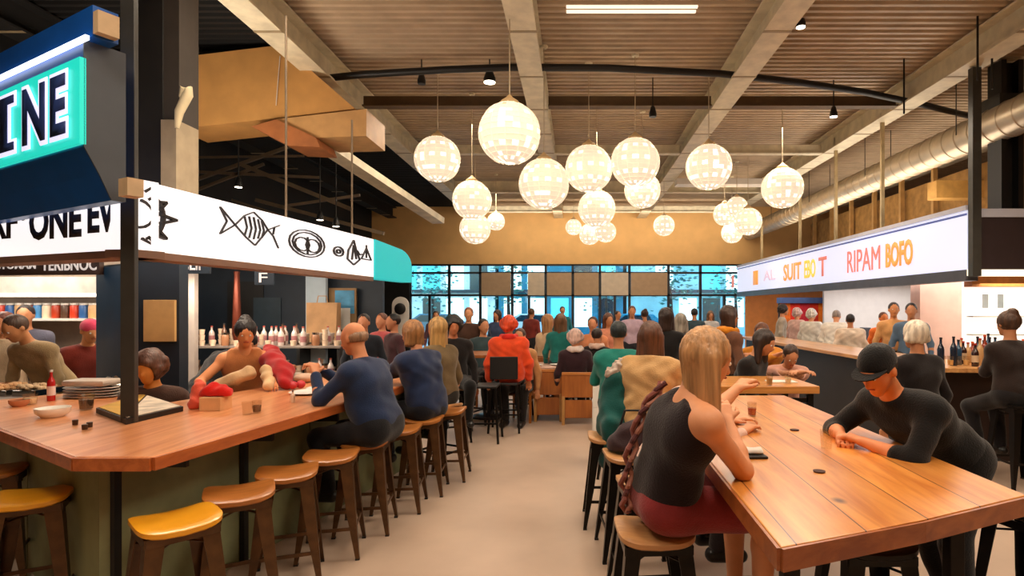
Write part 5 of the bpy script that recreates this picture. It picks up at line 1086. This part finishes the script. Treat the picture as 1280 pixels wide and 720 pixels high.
put('person in an orange and pink jacket across the pale table', 741, 10.6, -100, **CH, top='d88a60', bottom='3a2c24', hair='4a2c1c', style='short', skin='d89068', res=.016, s=1.12, seat='the person in orange and pink')
put('person in salmon jumper, small figure left of the dark beanie', 760, 10.8, -70, **SIT, top='d88e70', bottom='3a2c24', hair='5a3420', style='long', res=.018, seat='the small person in salmon')
put('person in pale lilac far behind the dark beanie', 790, 12.5, -90, top='b8a0b0', bottom='2a2a30', hair='5a3a28', res=.022)
put('person in teal jacket and dark beanie seen from behind', 773, 5.9, 85, hip=.74, footL=(-.13, .33, .25), footR=(.13, .33, .25), lean=.12, top='1a7468', bottom='14181a', hair='1c2426', style='short', hat=('beanie', '1c2a2c'), res=.012, puff=.01, width=1.02, hands=((.35, 6.3, .95), (.7, 6.25, .95)), seat='the person in teal jacket and beanie')
put('person with long brown hair in a beige padded coat, directly left of the blond woman', 808, 4.55, 70, **SIT, lean=.22, hp=.15, top='c09866', bottom='1e1410', hair='5c3a28', style='long', hairlen=.36, res=.012, puff=.03, width=.98, hands=((.75, 4.9, 1.03), (.95, 4.8, 1.03)))
put('standing person in black with dark hair behind the brown-haired one', 833, 7.2, 70, hip=.93, top='141010', bottom='100e10', hair='2a1a14', style='long', hairlen=.16, res=.014, hy=.8, s=.97, hands=((1.3, 7.6, 1.15), (1.5, 7.5, 1.15)))
put('grey-haired standing person right of the one in black', 851, 8.3, 100, top='4c4844', bottom='1a1a1c', hair='9c9488', style='long', hairlen=.15, res=.016, s=.93)
put('dark-haired person with orange scarf beyond the blond woman', 905, 7.2, 20, **SIT, lean=.1, top='6a4430', bottom='1c1614', hair='3c2418', style='long', hairlen=.12, res=.014, scarf='e08a20', s=1.08, seat='the person with orange scarf')
put('person in black with head bowed between the orange scarf and the second table', 926, 6.5, -40, **CH, lean=.3, hp=.4, top='15100f', bottom='100c0c', hair='2a1810', style='long', hairlen=.2, res=.014, s=1.1, seat='the person in black with bowed head')
put('person in mustard-orange jacket at the second table', 953, 7.7, -110, **CH, lean=.25, hp=.3, top='d88a2c', bottom='2a1c14', hair='6a3c20', style='short', skin='d89068', res=.014, hands=((2.2, 7.2, 1.0), (2.5, 7.2, 1.0)), s=1.12, seat='the person in mustard-orange')
put('person in pink top leaning on the second table from behind', 978, 6.9, -95, **CH, lean=.45, hp=.6, top='d8a08c', bottom='2a2020', hair='3a2418', style='short', res=.014, hands=((2.3, 6.1, 1.02), (2.5, 6.1, 1.02)), seat='the person in pink leaning on the second table')
# neighbour in white beside the blond woman
o = Vector((.46, 3.40, 0)); Hh = D(5)
person('person in a pinkish blouse mostly hidden behind the blond woman', o, Hh, hip=.80, lean=.5, hy=.2, hp=.5,
    handR=loc((.98, 3.30, 1.03), o, Hh), handL=loc((1.0, 3.6, 1.03), o, Hh), eR=(.5, .6, -1), eL=(-.4, .2, -1), footL=(-.12, .36, .33), footR=(.12, .36, .33), top='dcb8a8', bottom='2a2224', hair='3a281e', style='bob', hairlen=.08, skin='d8966c', res=.011, s=.96, width=.9)
for k, (px, Y, hd_, tp, hr_, stl, lb_) in enumerate(((545, 14.0, -80, '6a4c58', '2a1a14', 'short', 'standing person in mauve far back left of the brown figure'), (622, 13.0, -120, '3c4c6c', '3a2418', 'long', 'standing person in denim blue behind the red-orange hood'), (664, 15.0, 60, '7c3028', '5a3a24', 'short', 'standing person in brick red far back by the middle windows'),
   (772, 15.5, -60, '2c3a58', '2a1a14', 'short', 'standing person in dark blue far back near the dark beanie'), (806, 14.0, 110, 'a87058', '3a241a', 'bun', 'standing person in dusty rose behind the long brown hair'), (868, 13.5, 80, '3c5058', '1e1614', 'short', 'standing person in slate grey before the right windows'), (888, 15.5, -90, 'c8c4c0', '6a4a30', 'long', 'standing person in pale grey before the right windows'))):
    put(lb_, px, Y, hd_, top=tp, bottom='22242a', hair=hr_, style=stl, res=.022, s=.93+.02*(k % 3))
# things on the pale table
for k, (x, y, c, h_, lb_) in enumerate(((-1.05, 9.3, '4a5c24', .32, 'green wine bottle at the left end of the pale table'), (-.9, 9.5, '6a5a28', .28, 'olive bottle beside the green one on the pale table'))):
    b1 = bottle(h_, .04, c, lb_, None); b1.location = (x, y, .77)
for k in range(4): plate(.11, ['white plate on the pale table beside the bottles', 'second white plate from the bottles on the pale table', 'third white plate from the bottles on the pale table', 'white plate at the right end of the pale table'][k], 'plates on the pale table', (-.65+k*.33, 9.25+.1*(k % 2), .77))
# right bar crowd
put('dark curly-haired person leaning at the far end of the right bar', 975, 13.6, -20, hip=.95, lean=.1, top='a89c8c', bottom='1c1c1e', hair='201614', style='curly', res=.018)
put('person in pink hooded jacket at the right bar', 996, 14.0, 20, top='d8b0a4', bottom='1a1a1c', hair='d0b0a8', style='curly', res=.018, puff=.02, s=.97)
put('person in a pale pointed-hood jacket, middle of the right bar', 1014, 12.8, 30, top='cfc8bc', bottom='141416', hair='cfc8bc', style='curly', res=.018, puff=.04, s=.96)
put('person in a white padded jacket bending to the right bar', 1044, 11.4, 60, lean=.3, hp=.4, top='dcd4c8', bottom='141214', hair='8c8078', style='short', res=.016, puff=.04, s=.97)
put('dark-haired person in a long cream jacket at the right bar', 1063, 10.6, 75, top='e0cdb8', bottom='121012', hair='1c1412', style='short', res=.016, puff=.035, s=.91)
put('server with dark hair in a tan top behind the right bar', 1117, 10.0, -110, top='e0a468', bottom='2a2420', hair='1a1210', style='short', skin='d8905c', res=.014, s=1.03)
put('shorter person in bright orange behind the right bar', 1104, 10.6, -100, top='e0702c', bottom='2a2420', hair='5a2c18', style='short', skin='d07840', res=.016, s=.93)
put('cook in blue-grey with dark hair near the pink pillar', 1139, 9.4, -120, top='5a7088', bottom='24262c', hair='1a1412', style='short', res=.016, s=1.02)
put('person in a white knitted hat and black coat behind the capped man', 1152, 4.75, 100, hip=.84, lean=.1, top='191314', bottom='121012', hair='e4d4c0', style='bob', hairlen=.04, hat=('beanie', 'ecdcc8'), res=.012, width=.92, s=.96)
put('brown-haired customer in dark clothes sitting at the right bar with back turned', 1268, 5.55, 95, hip=.88, footL=(-.12, .3, .3), footR=(.12, .3, .3), lean=.1, top='281c18', bottom='141012', hair='4a3020', style='bun', res=.013, hands=((4.2, 5.95, 1.1), (4.5, 5.95, 1.1)), s=.98)
# cooks at the far left
put('cook in a beige mottled shirt bending forward in the far left kitchen', 72, 5.75, -100, hip=.95, lean=.55, hp=.5, top='b0966c', bottom='a08860', hair='4a3424', style='short', skin='c88a5c', res=.014, s=.98)
put('person in dark red at the right end of the far left kitchen', 100, 6.3, -30, hip=.80, lean=.35, hp=.3, top='6e2418', bottom='1a1614', hair='2a1a14', style='short', hat=('beanie', 'c03c58'), skin='c88a5c', res=.014, footL=(-.12, .1, .085), footR=(.12, .1, .085))
put('person in grey-blue striped top in the far left kitchen', 36, 6.9, -60, lean=.2, top='5c5c6c', bottom='2a2a30', hair='1c1412', style='short', res=.016)
put('person in cream shirt at the left picture edge', 6, 6.0, -70, top='c8b090', bottom='2a2420', hair='6a3420', style='long', res=.016, s=.95)
for k, (px, Y, c, h, lb_) in enumerate(((455, 7.6, '1c2028', '2a1a14', 'dark-haired person in dark top behind the head of the navy jumper man'), (478, 8.6, 'b05050', '6a3c28', 'person in rose-red top beyond the navy jumper man shoulder'), (493, 8.0, '4a2c30', '1a1210', 'person in dark plum top near the arched sign'))):
    put(lb_, px, Y, -80-30*k, top=c, bottom='1a1614', hair=h, style='short', skin='c88460', res=.016, s=.93)
mb = MB()
sp = [P(826, 478, 2.66), P(800, 515, 2.66), P(786, 560, 2.68), P(779, 605, 2.70), P(781, 640, 2.72)]
sc_ = thing('knitted_scarf', 'pinkish brown knitted scarf hanging down the back of the blond woman', 'scarf')
for k in range(3):
    MB().tube([Vector((v.x+.014*math.sin(i*2+k*2.1)+.012*k, v.y+.014*math.cos(i*2+k*2.1), v.z)) for i, v in enumerate(sum([[sp[j].lerp(sp[j+1], t/4) for t in range(4)] for j in range(4)], [])+[sp[4]])], .013, 8).build('braided_strand', fabric(['8a5048', '5a3030', 'b07868'][k]), sc_, True)
# coats, bag
x = PX(766, 4.62)
fd = Field([('c', (x, 4.62, .76), (x+.02, 4.66, 1.10), .13, .10, .06), ('c', (x-.02, 4.56, .50), (x+.04, 4.60, .85), .09, .12, .06), ('c', (x+.06, 4.66, 1.05), (x+.09, 4.70, 1.20), .08, .06, .04), ('c', (x-.03, 4.5, .48), (x-.02, 4.5, .8), .05, .08, .04)], .011); fd.ripple(.008, 30)
co = thing('draped_coat', 'dark teal coat with pale fur hood draped over the left stool of the row', 'coat'); fd.build('coat_cloth', fabric('0f4c48'), co)
fd = Field([('c', (x-.02, 4.62, 1.17), (x+.08, 4.68, 1.24), .045, .05, .02), ('c', (x+.08, 4.68, 1.24), (x+.13, 4.72, 1.18), .05, .045, .02)], .008); fd.ripple(.01, 90); fd.build('fur_trim', fabric('b8a89c'), co)
x = PX(790, 4.05)
fd = Field([('c', (x-.09, 4.05, .74), (x+.09, 4.05, .76), .085, .085, .03), ('c', (x-.05, 4.05, .84), (x+.08, 4.05, .86), .06, .07, .05)], .009); fd.ripple(.006, 36); fd.halfspace((0, 0, .705), (0, 0, -1))
b0 = thing('handbag', 'dark mauve slouchy handbag lying on the second black stool', 'bag'); fd.build('bag_body', fabric('3c2a2e', .6), b0); MB().tube([(x-.09, 4.05, .85), (x-.05, 4.05, .98), (x+.05, 4.05, .98), (x+.09, 4.05, .86)], .01, 8).build('bag_strap', M_black, b0, True)
# ---------------------------------------------------------------- light
def area(nm, loc_, size, pw, col, rot=(0, 0, 0), sy=None):
    l = bpy.data.lights.new(nm, 'AREA'); l.energy = pw; l.size = size; l.color = col
    if sy: l.shape = 'RECTANGLE'; l.size_y = sy
    o = bpy.data.objects.new(nm, l); COL.objects.link(o); o.location = loc_; o.rotation_euler = rot; return o
WARM = (1, .84, .66)
for k, (p, R) in enumerate(LP):
    l = bpy.data.lights.new('pendant_light', 'POINT'); l.energy = 105*(R/.36); l.color = (1, .83, .62); l.shadow_soft_size = R*.2; o = bpy.data.objects.new('pendant_light', l); COL.objects.link(o); o.location = p-Vector((0, 0, R*.1)); 
for x in (-2.3, .9, 4.0):
    for y in (1.2, 5.0, 10.5, 16.0): area('ceiling_fill', (x, y, 4.95), 1.1, 78 if y < 6 else 70, WARM)  # added overhead fill in a regular grid, no fixtures modelled for it
area('kitchen_light', (7.4, 12.0, 2.28), 2.6, 120, (1, .95, .92), sy=4); area('kitchen_light', (7.2, 9.3, 2.1), 1.2, 25, (1, .88, .72)); area('kitchen_light', (6.6, 17.5, 2.28), 1.4, 30, (1, .85, .7), sy=4)
area('wall_fill', (-.5, 20.2, 4.75), 6, 55, WARM, (PI/2, 0, 0), .5); area('wall_fill', (4.5, 20.2, 4.75), 4, 35, WARM, (PI/2, 0, 0), .5); area('deck_fill', (-4.8, 6.4, 3.0), 1.4, 70, WARM, (PI, 0, 0)); area('deck_fill', (6.6, 13.5, 3.35), 1.4, 130, WARM, (PI, 0, 0), 8); area('deck_fill', (.9, 3.4, 4.3), 2.4, 60, WARM, (PI, 0, 0)); area('shelf_fill', (-4.4, 7.3, 2.0), 1.6, 22, WARM, (.5, 0, 0), .2); area('bar_light', (4.9, 6.6, 3.2), 1.2, 30, (1, .82, .62))  # wall, upward and shelf lamps are unseen fill added to brighten those surfaces
area('kitchen_light', (-6.6, 6.3, 2.6), 1.2, 45, (1, .85, .7)); area('stall_light', (-4.4, 6.3, 2.7), 1.2, 40, (1, .82, .66)); area('stall_light', (-3.2, 5.2, 2.75), .8, 20, (1, .82, .62))
w = bpy.data.worlds.new('world'); sc.world = w; w.use_nodes = True; nt = w.node_tree; bg = nt.nodes['Background']
sky = nd(nt, 'ShaderNodeTexSky'); sky.sky_type = 'NISHITA'; sky.sun_disc = False; sky.sun_elevation = .35; sky.sun_rotation = 1.0
nt.links.new(sky.outputs[0], bg.inputs[0]); bg.inputs[1].default_value = 1.1
sc.view_settings.view_transform = 'Standard'; sc.view_settings.look = 'None'; sc.view_settings.gamma = 1; sc.view_settings.exposure = .15; sc.view_settings.use_curve_mapping = False
sc.cycles.use_denoising = True; sc.cycles.max_bounces = 6; sc.cycles.diffuse_bounces = 3; sc.cycles.glossy_bounces = 3; sc.cycles.transparent_max_bounces = 10; sc.cycles.sample_clamp_indirect = 6; sc.cycles.caustics_reflective = False; sc.cycles.caustics_refractive = False
